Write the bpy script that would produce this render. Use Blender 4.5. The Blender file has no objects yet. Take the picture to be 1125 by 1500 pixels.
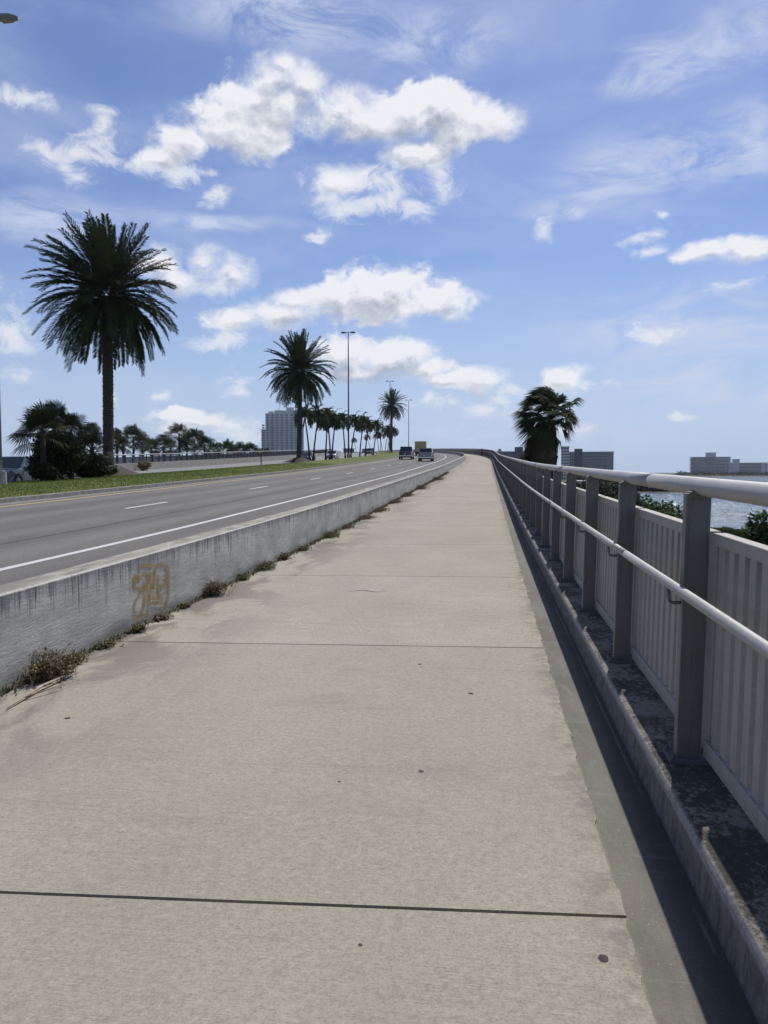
import bpy, math, random
from mathutils import Vector, Matrix

# ------------------------------------------------------------------ camera
F_PX = 1130.0
CAM_H = 1.6
PITCH = math.atan(60.0 / F_PX)
YAW = math.atan(151.0 / F_PX * math.cos(PITCH))
scene = bpy.context.scene
COL = scene.collection
cam_data = bpy.data.cameras.new("camera")
cam = bpy.data.objects.new("camera", cam_data)
COL.objects.link(cam)
cam_data.sensor_fit = 'VERTICAL'
cam_data.sensor_height = 36.0
cam_data.lens = F_PX / 1500.0 * 36.0
cam_data.clip_start = 0.05
cam_data.clip_end = 60000
cam.location = (0, 0, CAM_H)
cam.rotation_euler = (math.pi / 2 - PITCH, 0, YAW)
scene.camera = cam
scene.render.resolution_x = 768
scene.render.resolution_y = 1024

# direction helpers, used to put clouds on the sky and far things at their bearings
_fw = Vector((-math.sin(YAW) * math.cos(PITCH), math.cos(YAW) * math.cos(PITCH), -math.sin(PITCH)))
_rt = Vector((math.cos(YAW), math.sin(YAW), 0))
_up = _rt.cross(_fw)
def ray(px, py):
    return (_fw * F_PX + _rt * (px - 562.5) - _up * (py - 750.0)).normalized()
def bear(px, Y):
    """ground x of the bearing px at along-path distance Y"""
    r = ray(px, 690)
    return r.x / r.y * Y
def zat(py, px, Y):
    r = ray(px, py)
    return CAM_H + r.z / r.y * Y
def onX(px, py, X):
    r = ray(px, py)
    t = X / r.x
    return Vector((0, 0, CAM_H)) + r * t

# ------------------------------------------------------------------ light
SUN_DIR = Vector((0.191, 0.69, 1.0)).normalized()
SUN_EL = math.asin(SUN_DIR.z)
SUN_ROT = math.atan2(SUN_DIR.x, SUN_DIR.y)
sd = bpy.data.lights.new("sun", 'SUN')
sd.energy = 4.2
sd.angle = math.radians(0.53)
sd.color = (1.0, 0.955, 0.89)
sun = bpy.data.objects.new("sun", sd)
COL.objects.link(sun)
sun.location = (20, 60, 90)
sun.rotation_euler = SUN_DIR.to_track_quat('Z', 'Y').to_euler()

scene.view_settings.view_transform = 'Standard'
scene.view_settings.look = 'None'
scene.view_settings.gamma = 1.0
scene.view_settings.exposure = 0.0
scene.view_settings.use_curve_mapping = False
scene.cycles.sample_clamp_indirect = 4.0
scene.cycles.max_bounces = 6
scene.cycles.transparent_max_bounces = 8

# ------------------------------------------------------------------ node helper
class NT:
    def __init__(self, tree):
        self.t = tree; self.n = tree.nodes; self.l = tree.links
    def add(self, typ, **kw):
        nd = self.n.new(typ)
        for k, v in kw.items():
            setattr(nd, k, v)
        return nd
    def inp(self, nd, idx, val):
        s = nd.inputs[idx]
        if isinstance(val, bpy.types.NodeSocket):
            self.l.new(val, s)
        else:
            s.default_value = val
    def m(self, op, a, b=None, c=None, clamp=False):
        nd = self.n.new('ShaderNodeMath'); nd.operation = op; nd.use_clamp = clamp
        self.inp(nd, 0, a)
        if b is not None: self.inp(nd, 1, b)
        if c is not None: self.inp(nd, 2, c)
        return nd.outputs[0]
    def v(self, op, a, b=None, c=None):
        nd = self.n.new('ShaderNodeVectorMath'); nd.operation = op
        self.inp(nd, 0, a)
        if b is not None: self.inp(nd, 1, b)
        if c is not None: self.inp(nd, 2, c)
        return nd.outputs['Value'] if op in ('LENGTH', 'DOT_PRODUCT') else nd.outputs[0]
    def ramp(self, fac, a, b, lo=0.0, hi=1.0, smooth=True):
        nd = self.n.new('ShaderNodeMapRange')
        nd.interpolation_type = 'SMOOTHSTEP' if smooth else 'LINEAR'
        self.inp(nd, 0, fac); self.inp(nd, 1, a); self.inp(nd, 2, b); self.inp(nd, 3, lo); self.inp(nd, 4, hi)
        return nd.outputs[0]
    def noise(self, vec, scale, detail=4, rough=0.55, dist=0.0, col=False):
        nd = self.n.new('ShaderNodeTexNoise')
        if vec is not None: self.l.new(vec, nd.inputs['Vector'])
        nd.inputs['Scale'].default_value = scale
        nd.inputs['Detail'].default_value = detail
        nd.inputs['Roughness'].default_value = rough
        nd.inputs['Distortion'].default_value = dist
        return nd.outputs['Color' if col else 'Fac']
    def voro(self, vec, scale, feature='F1', out='Distance', rnd=1.0):
        nd = self.n.new('ShaderNodeTexVoronoi'); nd.feature = feature
        if vec is not None: self.l.new(vec, nd.inputs['Vector'])
        nd.inputs['Scale'].default_value = scale
        nd.inputs['Randomness'].default_value = rnd
        return nd.outputs[out]
    def mix(self, fac, a, b, blend='MIX'):
        nd = self.n.new('ShaderNodeMix'); nd.data_type = 'RGBA'; nd.blend_type = blend
        self.inp(nd, 0, fac)
        self.inp(nd, 6, a if isinstance(a, bpy.types.NodeSocket) else (*a, 1))
        self.inp(nd, 7, b if isinstance(b, bpy.types.NodeSocket) else (*b, 1))
        return nd.outputs[2]
    def mapping(self, vec, scale=(1, 1, 1), loc=(0, 0, 0), rot=(0, 0, 0)):
        nd = self.n.new('ShaderNodeMapping')
        self.l.new(vec, nd.inputs[0])
        nd.inputs['Location'].default_value = loc
        nd.inputs['Rotation'].default_value = rot
        nd.inputs['Scale'].default_value = scale
        return nd.outputs[0]

# ------------------------------------------------------------------ sky with clouds (all by direction)
CLOUDS = [  # (px, py, rx, ry) bearings of the cloud puffs
 (392,112,42,40),(372,150,50,32),(425,155,62,44),(335,192,72,36),(272,206,42,26),(485,155,66,38),(545,175,55,38),
 (600,168,60,34),(650,158,42,34),(672,196,42,26),(742,184,32,20),(700,180,34,22),(452,120,34,28),(412,90,26,16),
 (500,258,44,18),(610,222,60,20),
 (235,232,30,14),
 
 (236,380,38,28),(342,396,38,26),(296,378,30,22),(258,408,34,22),
 (545,432,72,40),(575,412,40,26),(640,442,56,22),(490,432,32,22),(420,462,60,24),(352,468,44,18),(440,436,36,16),
 (560,532,70,26),(602,518,34,18),(500,520,42,26),(630,540,30,16),(525,548,60,14),
 (700,558,40,17),(660,560,34,10),
 (300,614,62,14),
 
 (1035,368,58,14),(1095,374,50,15),
 (826,556,30,16),
]
WISPS = [(34, 138, 36, 14), (166, 176, 12, 20), (160, 150, 24, 9), (76, 224, 34, 26), (130, 218, 34, 14), (195, 232, 46, 14), (268, 262, 26, 15), (322, 291, 24, 16), (640, 252, 24, 34), (590, 292, 38, 28), (548, 292, 44, 20), (515, 300, 44, 20), (346, 563, 24, 13), (236, 579, 16, 7), (168, 580, 16, 12), (14, 480, 30, 38), (20, 552, 26, 18), (0, 430, 12, 20), (952, 338, 34, 9), (972, 314, 12, 6), (950, 362, 18, 8), (1072, 418, 24, 7), (958, 490, 44, 15), (988, 610, 18, 6), (840, 625, 30, 7), (755, 572, 20, 8), (640, 590, 22, 8), (445, 610, 40, 10), (270, 632, 50, 10), (330, 500, 46, 12), (310, 412, 40, 16), (455, 560, 20, 10), (712, 598, 34, 14), (345, 628, 44, 14), (858, 570, 26, 8), (500, 258, 50, 20), (560, 262, 50, 22), (480, 282, 40, 16), (100, 240, 30, 22), (150, 205, 30, 16), (170, 215, 20, 22), (235, 240, 34, 14), (300, 262, 34, 10), (465, 345, 16, 12), (795, 330, 12, 16)]
CIRRUS = [(1010,75,150,46),(1100,40,80,60),(930,120,90,26),(1000,225,170,60),(900,250,120,60),(1090,200,90,70),(830,305,60,18),
          (1000,480,220,60),(1060,560,200,80),(760,620,260,60),(420,20,200,60),(300,330,130,14),(90,330,140,40),(640,70,120,60)]
world = bpy.data.worlds.new("World")
scene.world = world
world.use_nodes = True
wt = NT(world.node_tree)
for nd in list(wt.n): wt.n.remove(nd)
def azel(px, py):
    r = ray(px, py)
    return math.atan2(r.x, r.y), math.asin(r.z)
def blob_chain(T, vec, blobs, grow=1.0):
    acc = None
    for (px, py, rx, ry) in blobs:
        a0, e0 = azel(px, py)
        a1, _ = azel(px + 5, py)
        _, e1 = azel(px, py - 5)
        ra = grow * rx * abs(a1 - a0) / 5; re = grow * ry * abs(e1 - e0) / 5
        q = T.v('MULTIPLY_ADD', vec, (1 / ra, 1 / re, 0), (-a0 / ra, -e0 / re, 0))
        d = T.v('LENGTH', q)
        acc = d if acc is None else T.m('SMOOTH_MIN', acc, d, 0.45)
    return acc
ft = bpy.data.node_groups.new("cloud_field", 'ShaderNodeTree')
ft.interface.new_socket(name="Vector", in_out='INPUT', socket_type='NodeSocketVector')
ft.interface.new_socket(name="Field", in_out='OUTPUT', socket_type='NodeSocketFloat')
fT = NT(ft)
gi = fT.add('NodeGroupInput'); go = fT.add('NodeGroupOutput')
vin = gi.outputs[0]
w1 = fT.noise(vin, 9.0, 3, 0.6, col=True)
w1 = fT.v('MULTIPLY_ADD', w1, (0.05, 0.035, 0), (-0.025, -0.0175, 0))
vw = fT.v('ADD', vin, w1)
d = blob_chain(fT, vw, CLOUDS, 1.22)
n1 = fT.noise(fT.mapping(vin, (1, 1.35, 1)), 16.0, 9, 0.60, 0.3)
n2 = fT.noise(fT.mapping(vin, (1, 1.2, 1)), 60.0, 6, 0.62, 0.6)
fld = fT.m('MULTIPLY', fT.m('SUBTRACT', 1.12, d), 1.7)
fld = fT.m('ADD', fld, fT.m('MULTIPLY', fT.m('SUBTRACT', n1, 0.5), 3.2))
fld = fT.m('ADD', fld, fT.m('MULTIPLY', fT.m('SUBTRACT', n2, 0.5), 1.1))
fT.l.new(fld, go.inputs[0])

tc = wt.add('ShaderNodeTexCoord')
sep = wt.add('ShaderNodeSeparateXYZ'); wt.l.new(tc.outputs['Generated'], sep.inputs[0])
az = wt.m('ARCTAN2', sep.outputs[0], sep.outputs[1])
el = wt.m('ARCSINE', sep.outputs[2])
cmb = wt.add('ShaderNodeCombineXYZ'); wt.l.new(az, cmb.inputs[0]); wt.l.new(el, cmb.inputs[1])
V = cmb.outputs[0]
def field(vec):
    g = wt.add('ShaderNodeGroup'); g.node_tree = ft
    wt.l.new(vec, g.inputs[0]); return g.outputs[0]
f0 = field(V)
f1 = field(wt.v('ADD', V, (0.004, 0.024, 0)))
f2 = field(wt.v('ADD', V, (0.0025, 0.0075, 0)))
soft = wt.ramp(wt.noise(V, 7.0, 3, 0.6), 0.35, 0.65, 0.5, 1.8)
alpha = wt.ramp(f0, 0.0, soft)
wn0 = wt.noise(V, 9.0, 3, 0.6, col=True)
wd = blob_chain(wt, wt.v('ADD', V, wt.v('MULTIPLY_ADD', wn0, (0.07, 0.045, 0), (-0.035, -0.0225, 0))), WISPS, 1.5)
wnz = wt.noise(wt.mapping(V, (1, 1.5, 1), rot=(0, 0, -.25)), 24.0, 9, 0.66, 0.7)
wf = wt.m('ADD', wt.m('SUBTRACT', 1.0, wd), wt.m('MULTIPLY', wt.m('SUBTRACT', wnz, 0.5), 3.4))
walpha = wt.m('MULTIPLY', wt.ramp(wf, 0.0, 1.35), 0.92)
# thin veil of cirrus
cd = blob_chain(wt, wt.v('ADD', V, wt.v('MULTIPLY_ADD', wt.noise(V, 5.0, 3, 0.6, col=True), (0.12, 0.06, 0), (-0.06, -0.03, 0))), CIRRUS)
cn = wt.noise(wt.mapping(V, (1.0, 2.6, 1), (0, 0, 0), (0, 0, -0.35)), 8.0, 10, 0.68, 1.0)
cf = wt.m('MULTIPLY', wt.ramp(cd, 1.35, 0.1), wt.ramp(cn, 0.33, 0.64))
cirrus = wt.m('MULTIPLY', cf, 1.0)
gen = wt.m('MULTIPLY', wt.ramp(wt.noise(wt.mapping(V, (1, 3.0, 1)), 3.0, 7, 0.6, 0.5), 0.38, 0.75), 0.38)
sky = wt.add('ShaderNodeTexSky', sky_type='NISHITA')
sky.sun_disc = False
sky.sun_elevation = SUN_EL
sky.sun_rotation = SUN_ROT
sky.altitude = 0
sky.air_density = 1.0
sky.dust_density = 0.6
sky.ozone_density = 2.5
SKY_S = 0.085
skc = wt.mix(1.0, sky.outputs[0], (0.86, 0.93, 1.19), 'MULTIPLY')
hz = wt.ramp(el, -0.05, 0.33, 0.92, 0.0)
skc = wt.mix(hz, skc, tuple(c / 0.085 for c in (0.45, 0.58, 0.80)))
K = 1.0 / SKY_S
white = tuple(c * K for c in (0.88, 0.89, 0.93))
grey = tuple(c * K for c in (0.39, 0.43, 0.53))
veil = tuple(c * K for c in (0.58, 0.65, 0.84))
thick = wt.ramp(f1, 0.3, 1.9)
relief = wt.m('MULTIPLY', wt.m('SUBTRACT', f2, f0), 0.65)
low = wt.noise(V, 14.0, 4, 0.6)
shade = wt.m('MULTIPLY', thick, wt.ramp(low, 0.3, 0.7, 0.5, 1.05))
shade = wt.m('ADD', shade, wt.m('MULTIPLY', relief, wt.ramp(f0, 0.2, 1.2)), clamp=True)
ccol = wt.mix(shade, white, grey)
c1 = wt.mix(gen, skc, veil)
c2 = wt.mix(cirrus, c1, veil)
c2 = wt.mix(walpha, c2, wt.mix(wt.ramp(wf, .6, 2.0, 0, .45), white, grey))
c3 = wt.mix(wt.m('MULTIPLY', alpha, 0.97), c2, ccol)
bg = wt.add('ShaderNodeBackground'); wt.l.new(c3, bg.inputs[0]); bg.inputs[1].default_value = SKY_S
wo = wt.add('ShaderNodeOutputWorld'); wt.l.new(bg.outputs[0], wo.inputs[0])
world.cycles.sampling_method = 'MANUAL'
world.cycles.sample_map_resolution = 512

# ------------------------------------------------------------------ alignment of the bridge
GRADE = [(-60,.012),(0,.013),(12,.016),(20,.024),(55,.026),(70,.032),(150,.033),(260,.030),(400,.02),(520,-.01),(700,-.03),(3000,-.03)]
def grade(t):
    for (a, ga), (b, gb) in zip(GRADE, GRADE[1:]):
        if t <= b: return ga + (gb - ga) * (t - a) / (b - a)
    return GRADE[-1][1]
_pz = {}
_acc = 0.0
_tab = [0.0]
for _i in range(0, 1400):
    _acc += 0.5 * (grade(_i * .5) + grade(_i * .5 + .5)) * .5
    _tab.append(_acc)
def prof(y):
    if y <= 0: return 0.0125 * y
    k = y / .5; i = min(int(k), 1399); f = k - i
    return _tab[i] * (1 - f) + _tab[i + 1] * f
def cur(y):
    return 0.0 if y < 110 else -(y - 110) ** 2 / 1800.0
def P(X, Y, dz=0.0):
    return Vector((X + cur(Y), Y, prof(Y) + dz))
def stations(a, b):
    out = []; y = a
    while y < b - 1e-6:
        out.append(y)
        y += 0.9 if y < 30 else (2.0 if y < 110 else 4.0)
    out.append(b)
    return out
END = 470.0

# ------------------------------------------------------------------ mesh helper
class MB:
    def __init__(s):
        s.v = []; s.f = []; s.uv = None; s.fuv = []
    def vert(s, p): s.v.append(tuple(p)); return len(s.v) - 1
    def face(s, idx, uvs=None):
        s.f.append(tuple(idx)); s.fuv.append(uvs)
    def quad(s, a, b, c, d): i = len(s.v); s.v += [tuple(a), tuple(b), tuple(c), tuple(d)]; s.face((i, i+1, i+2, i+3))
    def tri(s, a, b, c): i = len(s.v); s.v += [tuple(a), tuple(b), tuple(c)]; s.face((i, i+1, i+2))
    def box(s, x0, x1, y0, y1, z0, z1, fn=None):
        fn = fn or (lambda x, y, z: (x, y, z))
        i = len(s.v)
        for z in (z0, z1):
            for (x, y) in ((x0, y0), (x1, y0), (x1, y1), (x0, y1)):
                s.v.append(tuple(fn(x, y, z)))
        for q in ((0,3,2,1),(4,5,6,7),(0,1,5,4),(1,2,6,5),(2,3,7,6),(3,0,4,7)):
            s.face([i + k for k in q])
    def tube(s, pts, r, n=8, cap=True, ell=(1, 1)):
        pts = [Vector(p) for p in pts]
        rr = r if isinstance(r, (list, tuple)) else [r] * len(pts)
        base = len(s.v)
        up0 = Vector((0, 0, 1))
        for i, p in enumerate(pts):
            d = (pts[min(i+1, len(pts)-1)] - pts[max(i-1, 0)])
            if d.length < 1e-9: d = Vector((0, 0, 1))
            d.normalize()
            ref = up0 if abs(d.z) < 0.95 else Vector((0, 1, 0))
            a = d.cross(ref).normalized(); b = a.cross(d).normalized()
            for k in range(n):
                t = 2 * math.pi * k / n
                s.v.append(tuple(p + a * (math.cos(t) * rr[i] * ell[0]) + b * (math.sin(t) * rr[i] * ell[1])))
        for i in range(len(pts) - 1):
            for k in range(n):
                k2 = (k + 1) % n
                s.face((base + i*n + k, base + i*n + k2, base + (i+1)*n + k2, base + (i+1)*n + k))
        if cap:
            s.face([base + k for k in range(n)][::-1])
            s.face([base + (len(pts)-1)*n + k for k in range(n)])
    def build(s, name, mat, parent=None, smooth=False, bevel=0.0, loc=None, sub=None):
        me = bpy.data.meshes.new(name)
        me.from_pydata(s.v, [], s.f)
        if any(u is not None for u in s.fuv):
            ul = me.uv_layers.new(name="UVMap")
            k = 0
            for fi, f in enumerate(s.f):
                us = s.fuv[fi]
                for j in range(len(f)):
                    ul.data[k].uv = us[j] if us else (0, 0)
                    k += 1
        me.materials.append(mat)
        if smooth:
            me.polygons.foreach_set('use_smooth', [True] * len(me.polygons))
        me.update()
        o = bpy.data.objects.new(name, me)
        COL.objects.link(o)
        if parent is not None: o.parent = parent
        if loc is not None: o.location = loc
        if bevel > 0:
            bm = o.modifiers.new('bevel', 'BEVEL'); bm.width = bevel; bm.segments = 2; bm.limit_method = 'ANGLE'; bm.angle_limit = math.radians(35)
        if sub:
            sm = o.modifiers.new('sub', 'SUBSURF'); sm.levels = sub; sm.render_levels = sub
        return o
def empty(name, loc=(0, 0, 0), rz=0.0):
    o = bpy.data.objects.new(name, None); COL.objects.link(o)
    o.location = loc; o.rotation_euler = (0, 0, rz); o.empty_display_size = 0.2
    return o
def tag(o, label=None, cat=None, group=None, kind=None):
    if label: o['label'] = label
    if cat: o['category'] = cat
    if group: o['group'] = group
    if kind: o['kind'] = kind
    return o
def copy_tree(o, parent=None):
    c = o.copy(); COL.objects.link(c)
    if parent is not None: c.parent = parent
    for ch in KIDS.get(o.name, []):
        cc = copy_tree(ch, c)
        KIDS.setdefault(c.name, []).append(cc)
    return c
KIDS = {}
def kid(root, o):
    o.parent = root
    KIDS.setdefault(root.name, []).append(o)
    return o

def strip(name, prof2d, y0, y1, mat, kind=None, parent=None, closed=False, bump=None, smooth=False, ys=None, jit=None):
    """sweep a cross-section [(X, dz), ...] along the bridge; uv = (distance, girth)"""
    mb = MB(); ys = ys or stations(y0, y1)
    n = len(prof2d)
    g = [0.0]
    for (a, b), (c, d_) in zip(prof2d, prof2d[1:]): g.append(g[-1] + math.hypot(c - a, d_ - b))
    for y in ys:
        for k, (X, dz) in enumerate(prof2d):
            jx = jit(k, y) if jit else 0.0
            mb.v.append(tuple(P(X + jx, y, dz)))
    for i in range(len(ys) - 1):
        for k in range(n - 1):
            a = i * n + k
            mb.face((a, a + 1, a + n + 1, a + n), ((ys[i], g[k]), (ys[i], g[k+1]), (ys[i+1], g[k+1]), (ys[i+1], g[k])))
    if closed:
        mb.face([k for k in range(n)][::-1], [(ys[0], g[k]) for k in range(n)][::-1])
        mb.face([(len(ys)-1) * n + k for k in range(n)], [(ys[-1], g[k]) for k in range(n)])
    o = mb.build(name, mat, parent, smooth=smooth)
    if kind: o['kind'] = kind
    return o

# ------------------------------------------------------------------ materials
def material(name, rough=0.8, metal=0.0, spec=0.5):
    m = bpy.data.materials.new(name); m.use_nodes = True
    t = NT(m.node_tree); b = t.n['Principled BSDF']
    b.inputs['Roughness'].default_value = rough; b.inputs['Metallic'].default_value = metal
    b.inputs['Specular IOR Level'].default_value = spec
    return m, t, b
def bump(t, b, h, strength=0.3, dist=0.01):
    bn = t.add('ShaderNodeBump'); bn.inputs['Strength'].default_value = strength; bn.inputs['Distance'].default_value = dist
    t.l.new(h, bn.inputs['Height']); t.l.new(bn.outputs[0], b.inputs['Normal'])
def simple(name, col, rough=0.6, metal=0.0, spec=0.5, var=0.12, scale=6.0):
    m, t, b = material(name, rough, metal, spec)
    tc = t.add('ShaderNodeTexCoord')
    n = t.noise(tc.outputs['Object'], scale, 5, 0.6)
    dark = tuple(c * (1 - var) for c in col); lite = tuple(min(1, c * (1 + var)) for c in col)
    t.l.new(t.mix(t.ramp(n, 0.3, 0.7), dark, lite), b.inputs['Base Color'])
    return m

def mat_path():
    m, t, b = material('path_concrete', 0.92, 0, 0.25)
    o = t.add('ShaderNodeTexCoord').outputs['Object']
    broom = t.noise(t.mapping(o, (1.6, 55, 1)), 1.6, 5, 0.7)
    broom2 = t.noise(t.mapping(o, (4, 130, 1)), 1.5, 3, 0.6)
    big = t.noise(t.mapping(o, (1, 0.6, 1)), 0.9, 5, 0.6)
    mid = t.noise(o, 7.0, 6, 0.65)
    fine = t.noise(o, 85.0, 5, 0.8)
    spk = t.voro(o, 120.0)
    grit = t.noise(o, 210.0, 3, 0.8)
    spk2 = t.voro(o, 140.0, out='Color')
    c = t.mix(t.ramp(big, 0.3, 0.72), (0.343, 0.309, 0.243), (0.450, 0.409, 0.326))
    c = t.mix(t.ramp(mid, 0.35, 0.75, 0, 0.35), c, (0.28, 0.245, 0.19))
    c = t.mix(t.ramp(broom, 0.52, 0.72, 0, 0.42), c, (0.20, 0.182, 0.155))
    c = t.mix(t.ramp(broom2, 0.5, 0.75, 0, 0.25), c, (0.42, 0.39, 0.34))
    c = t.mix(t.ramp(fine, 0.47, 0.62, 0, 0.75), c, (0.15, 0.135, 0.115))
    c = t.mix(t.ramp(grit, 0.52, 0.64, 0, 0.6), c, (0.52, 0.48, 0.42))
    c = t.mix(t.ramp(spk, 0.0, 0.30, 0.38, 0.0), c, (0.60, 0.57, 0.52))
    s2 = t.add('ShaderNodeSeparateColor'); t.l.new(spk2, s2.inputs[0])
    c = t.mix(t.ramp(s2.outputs[0], 0.965, 0.98, 0, 0.3), c, (0.13, 0.115, 0.10))
    # slab-to-slab tone and the grime against the barrier
    uv = t.add('ShaderNodeTexCoord').outputs['UV']
    su = t.add('ShaderNodeSeparateXYZ'); t.l.new(uv, su.inputs[0])
    wn = t.add('ShaderNodeTexWhiteNoise', noise_dimensions='1D'); t.l.new(su.outputs[1], wn.inputs['W'])
    c = t.mix(t.m('MULTIPLY', wn.outputs[0], 0.55), c, (0.29, 0.262, 0.207))
    so = t.add('ShaderNodeSeparateXYZ'); t.l.new(o, so.inputs[0])
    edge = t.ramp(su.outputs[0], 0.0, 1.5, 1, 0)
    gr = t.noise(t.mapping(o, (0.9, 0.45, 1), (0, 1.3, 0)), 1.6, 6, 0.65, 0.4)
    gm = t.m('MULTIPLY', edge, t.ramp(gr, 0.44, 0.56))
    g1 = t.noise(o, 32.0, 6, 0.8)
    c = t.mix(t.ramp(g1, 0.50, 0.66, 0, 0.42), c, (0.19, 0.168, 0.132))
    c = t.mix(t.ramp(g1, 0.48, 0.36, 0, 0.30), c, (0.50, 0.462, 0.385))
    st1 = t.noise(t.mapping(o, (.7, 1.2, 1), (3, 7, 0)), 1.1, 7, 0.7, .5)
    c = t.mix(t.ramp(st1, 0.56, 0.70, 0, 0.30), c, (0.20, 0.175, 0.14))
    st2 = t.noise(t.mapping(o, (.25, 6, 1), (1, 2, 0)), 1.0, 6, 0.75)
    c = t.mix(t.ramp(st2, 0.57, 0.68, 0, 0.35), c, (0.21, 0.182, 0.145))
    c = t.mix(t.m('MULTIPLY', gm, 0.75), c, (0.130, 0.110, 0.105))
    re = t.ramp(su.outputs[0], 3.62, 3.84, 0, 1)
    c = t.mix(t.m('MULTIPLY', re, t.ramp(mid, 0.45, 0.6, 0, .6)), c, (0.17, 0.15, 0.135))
    # dark hairline cross cracks in patches
    ck = t.noise(t.mapping(o, (0.5, 9, 1)), 1.3, 8, 0.75)
    ckm = t.m('MULTIPLY', t.ramp(t.m('ABSOLUTE', t.m('SUBTRACT', ck, 0.52)), 0.0, 0.012, 1, 0), t.ramp(t.noise(o, 0.8, 2), 0.5, 0.62))
    c = t.mix(t.m('MULTIPLY', ckm, 0.4), c, (0.13, 0.11, 0.1))
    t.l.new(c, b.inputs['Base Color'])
    h = t.m('ADD', t.m('MULTIPLY', fine, 0.7), t.m('ADD', t.m('MULTIPLY', broom, 0.8), t.m('MULTIPLY', broom2, .5)))
    bump(t, b, h, 0.55, 0.006)
    return m
def mat_gutter():
    m, t, b = material('gutter_concrete', 0.85, 0, 0.3)
    tcn = t.add('ShaderNodeTexCoord'); o = tcn.outputs['Object']
    su = t.add('ShaderNodeSeparateXYZ'); t.l.new(tcn.outputs['UV'], su.inputs[0])
    big = t.noise(t.mapping(o, (2, 0.7, 1)), 1.5, 6, 0.65)
    mid = t.noise(t.mapping(o, (3, 1.2, 1)), 5.0, 6, 0.7)
    fine = t.noise(o, 90.0, 4, 0.7)
    c = t.mix(t.ramp(big, 0.3, 0.7), (0.120, 0.112, 0.093), (0.180, 0.168, 0.138))
    c = t.mix(t.ramp(mid, 0.5, 0.72, 0, 0.5), c, (0.24, 0.235, 0.21))
    cross = t.noise(t.mapping(o, (0.8, 14, 1)), 1.0, 4, 0.7)
    c = t.mix(t.ramp(cross, 0.58, 0.7, 0, 0.5), c, (0.27, 0.265, 0.24))
    c = t.mix(t.ramp(fine, 0.45, 0.75, 0, 0.4), c, (0.07, 0.07, 0.065))
    sp = t.voro(o, 30.0)
    c = t.mix(t.ramp(sp, 0.03, 0.09, 0.8, 0), c, (0.5, 0.5, 0.47))
    # damp dirt beside the kerb and torn edge beside the slab
    dm = t.ramp(t.m('ADD', su.outputs[1], t.m('MULTIPLY', t.m('SUBTRACT', mid, .5), .10)), 0.13, 0.30, 0, 1)
    c = t.mix(t.m('MULTIPLY', dm, 0.72), c, (0.040, 0.036, 0.030))
    e2 = t.ramp(t.m('ADD', su.outputs[1], t.m('MULTIPLY', t.m('SUBTRACT', mid, .5), .08)), 0.005, 0.035, 1, 0)
    c = t.mix(t.m('MULTIPLY', e2, 0.75), c, (0.32, 0.285, 0.24))
    ln = t.ramp(t.m('ABSOLUTE', t.m('SUBTRACT', su.outputs[1], 0.285)), 0.003, 0.010, 1, 0)
    c = t.mix(t.m('MULTIPLY', ln, t.ramp(big, .4, .6, 0, .7)), c, (0.22, 0.21, 0.2))
    t.l.new(c, b.inputs['Base Color'])
    bump(t, b, t.m('ADD', fine, mid), 0.5, 0.006)
    return m
def mat_kerb():
    m, t, b = material('kerb_concrete', 0.9, 0, 0.25)
    tcn = t.add('ShaderNodeTexCoord'); o = tcn.outputs['Object']
    su = t.add('ShaderNodeSeparateXYZ'); t.l.new(tcn.outputs['UV'], su.inputs[0])
    v = su.outputs[1]
    blot = t.noise(t.mapping(o, (1, .8, 1)), 34.0, 9, 0.85, 0.1)
    big = t.noise(o, 1.6, 4, 0.6)
    fine = t.noise(o, 60.0, 5, 0.75)
    streak = t.noise(t.mapping(tcn.outputs['UV'], (11, 5.0, 1)), 1.5, 8, 0.75, .3)
    lp = t.ramp(t.noise(o, 3.0, 4, 0.6), .35, .65, -.07, .09)
    top = t.mix(t.ramp(t.m('ADD', blot, lp), 0.46, 0.58), (0.06, 0.055, 0.047), (0.25, 0.235, 0.205))
    top = t.mix(t.ramp(big, 0.52, 0.66, 0, .75), top, t.mix(t.ramp(fine, .45, .55), (0.05, 0.045, 0.04), (0.22, 0.19, 0.15)))
    rust = t.m('MULTIPLY', t.ramp(t.noise(o, 3.1, 5, 0.7), 0.56, 0.66), t.ramp(fine, 0.4, 0.6))
    top = t.mix(t.m('MULTIPLY', rust, .6), top, (0.24, 0.12, 0.05))
    face = t.mix(t.ramp(streak, 0.3, 0.7), (0.11, 0.10, 0.088), (0.30, 0.278, 0.24))
    face = t.mix(t.ramp(fine, .5, .75, 0, .5), face, (0.06, 0.058, 0.055))
    face = t.mix(t.ramp(v, 0.0, 0.05, 0.6, 0), face, (0.04, 0.038, 0.035))
    c = t.mix(t.ramp(v, 0.165, 0.185), face, top)
    nose = t.m('MULTIPLY', t.ramp(t.m('ABSOLUTE', t.m('SUBTRACT', v, 0.185)), 0.01, 0.035, 1, 0), t.ramp(blot, .3, .6, .3, .8))
    c = t.mix(nose, c, (0.46, 0.44, 0.41))
    t.l.new(c, b.inputs['Base Color'])
    bump(t, b, t.m('ADD', fine, t.m('MULTIPLY', blot, 1.5)), 0.7, 0.008)
    return m
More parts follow.
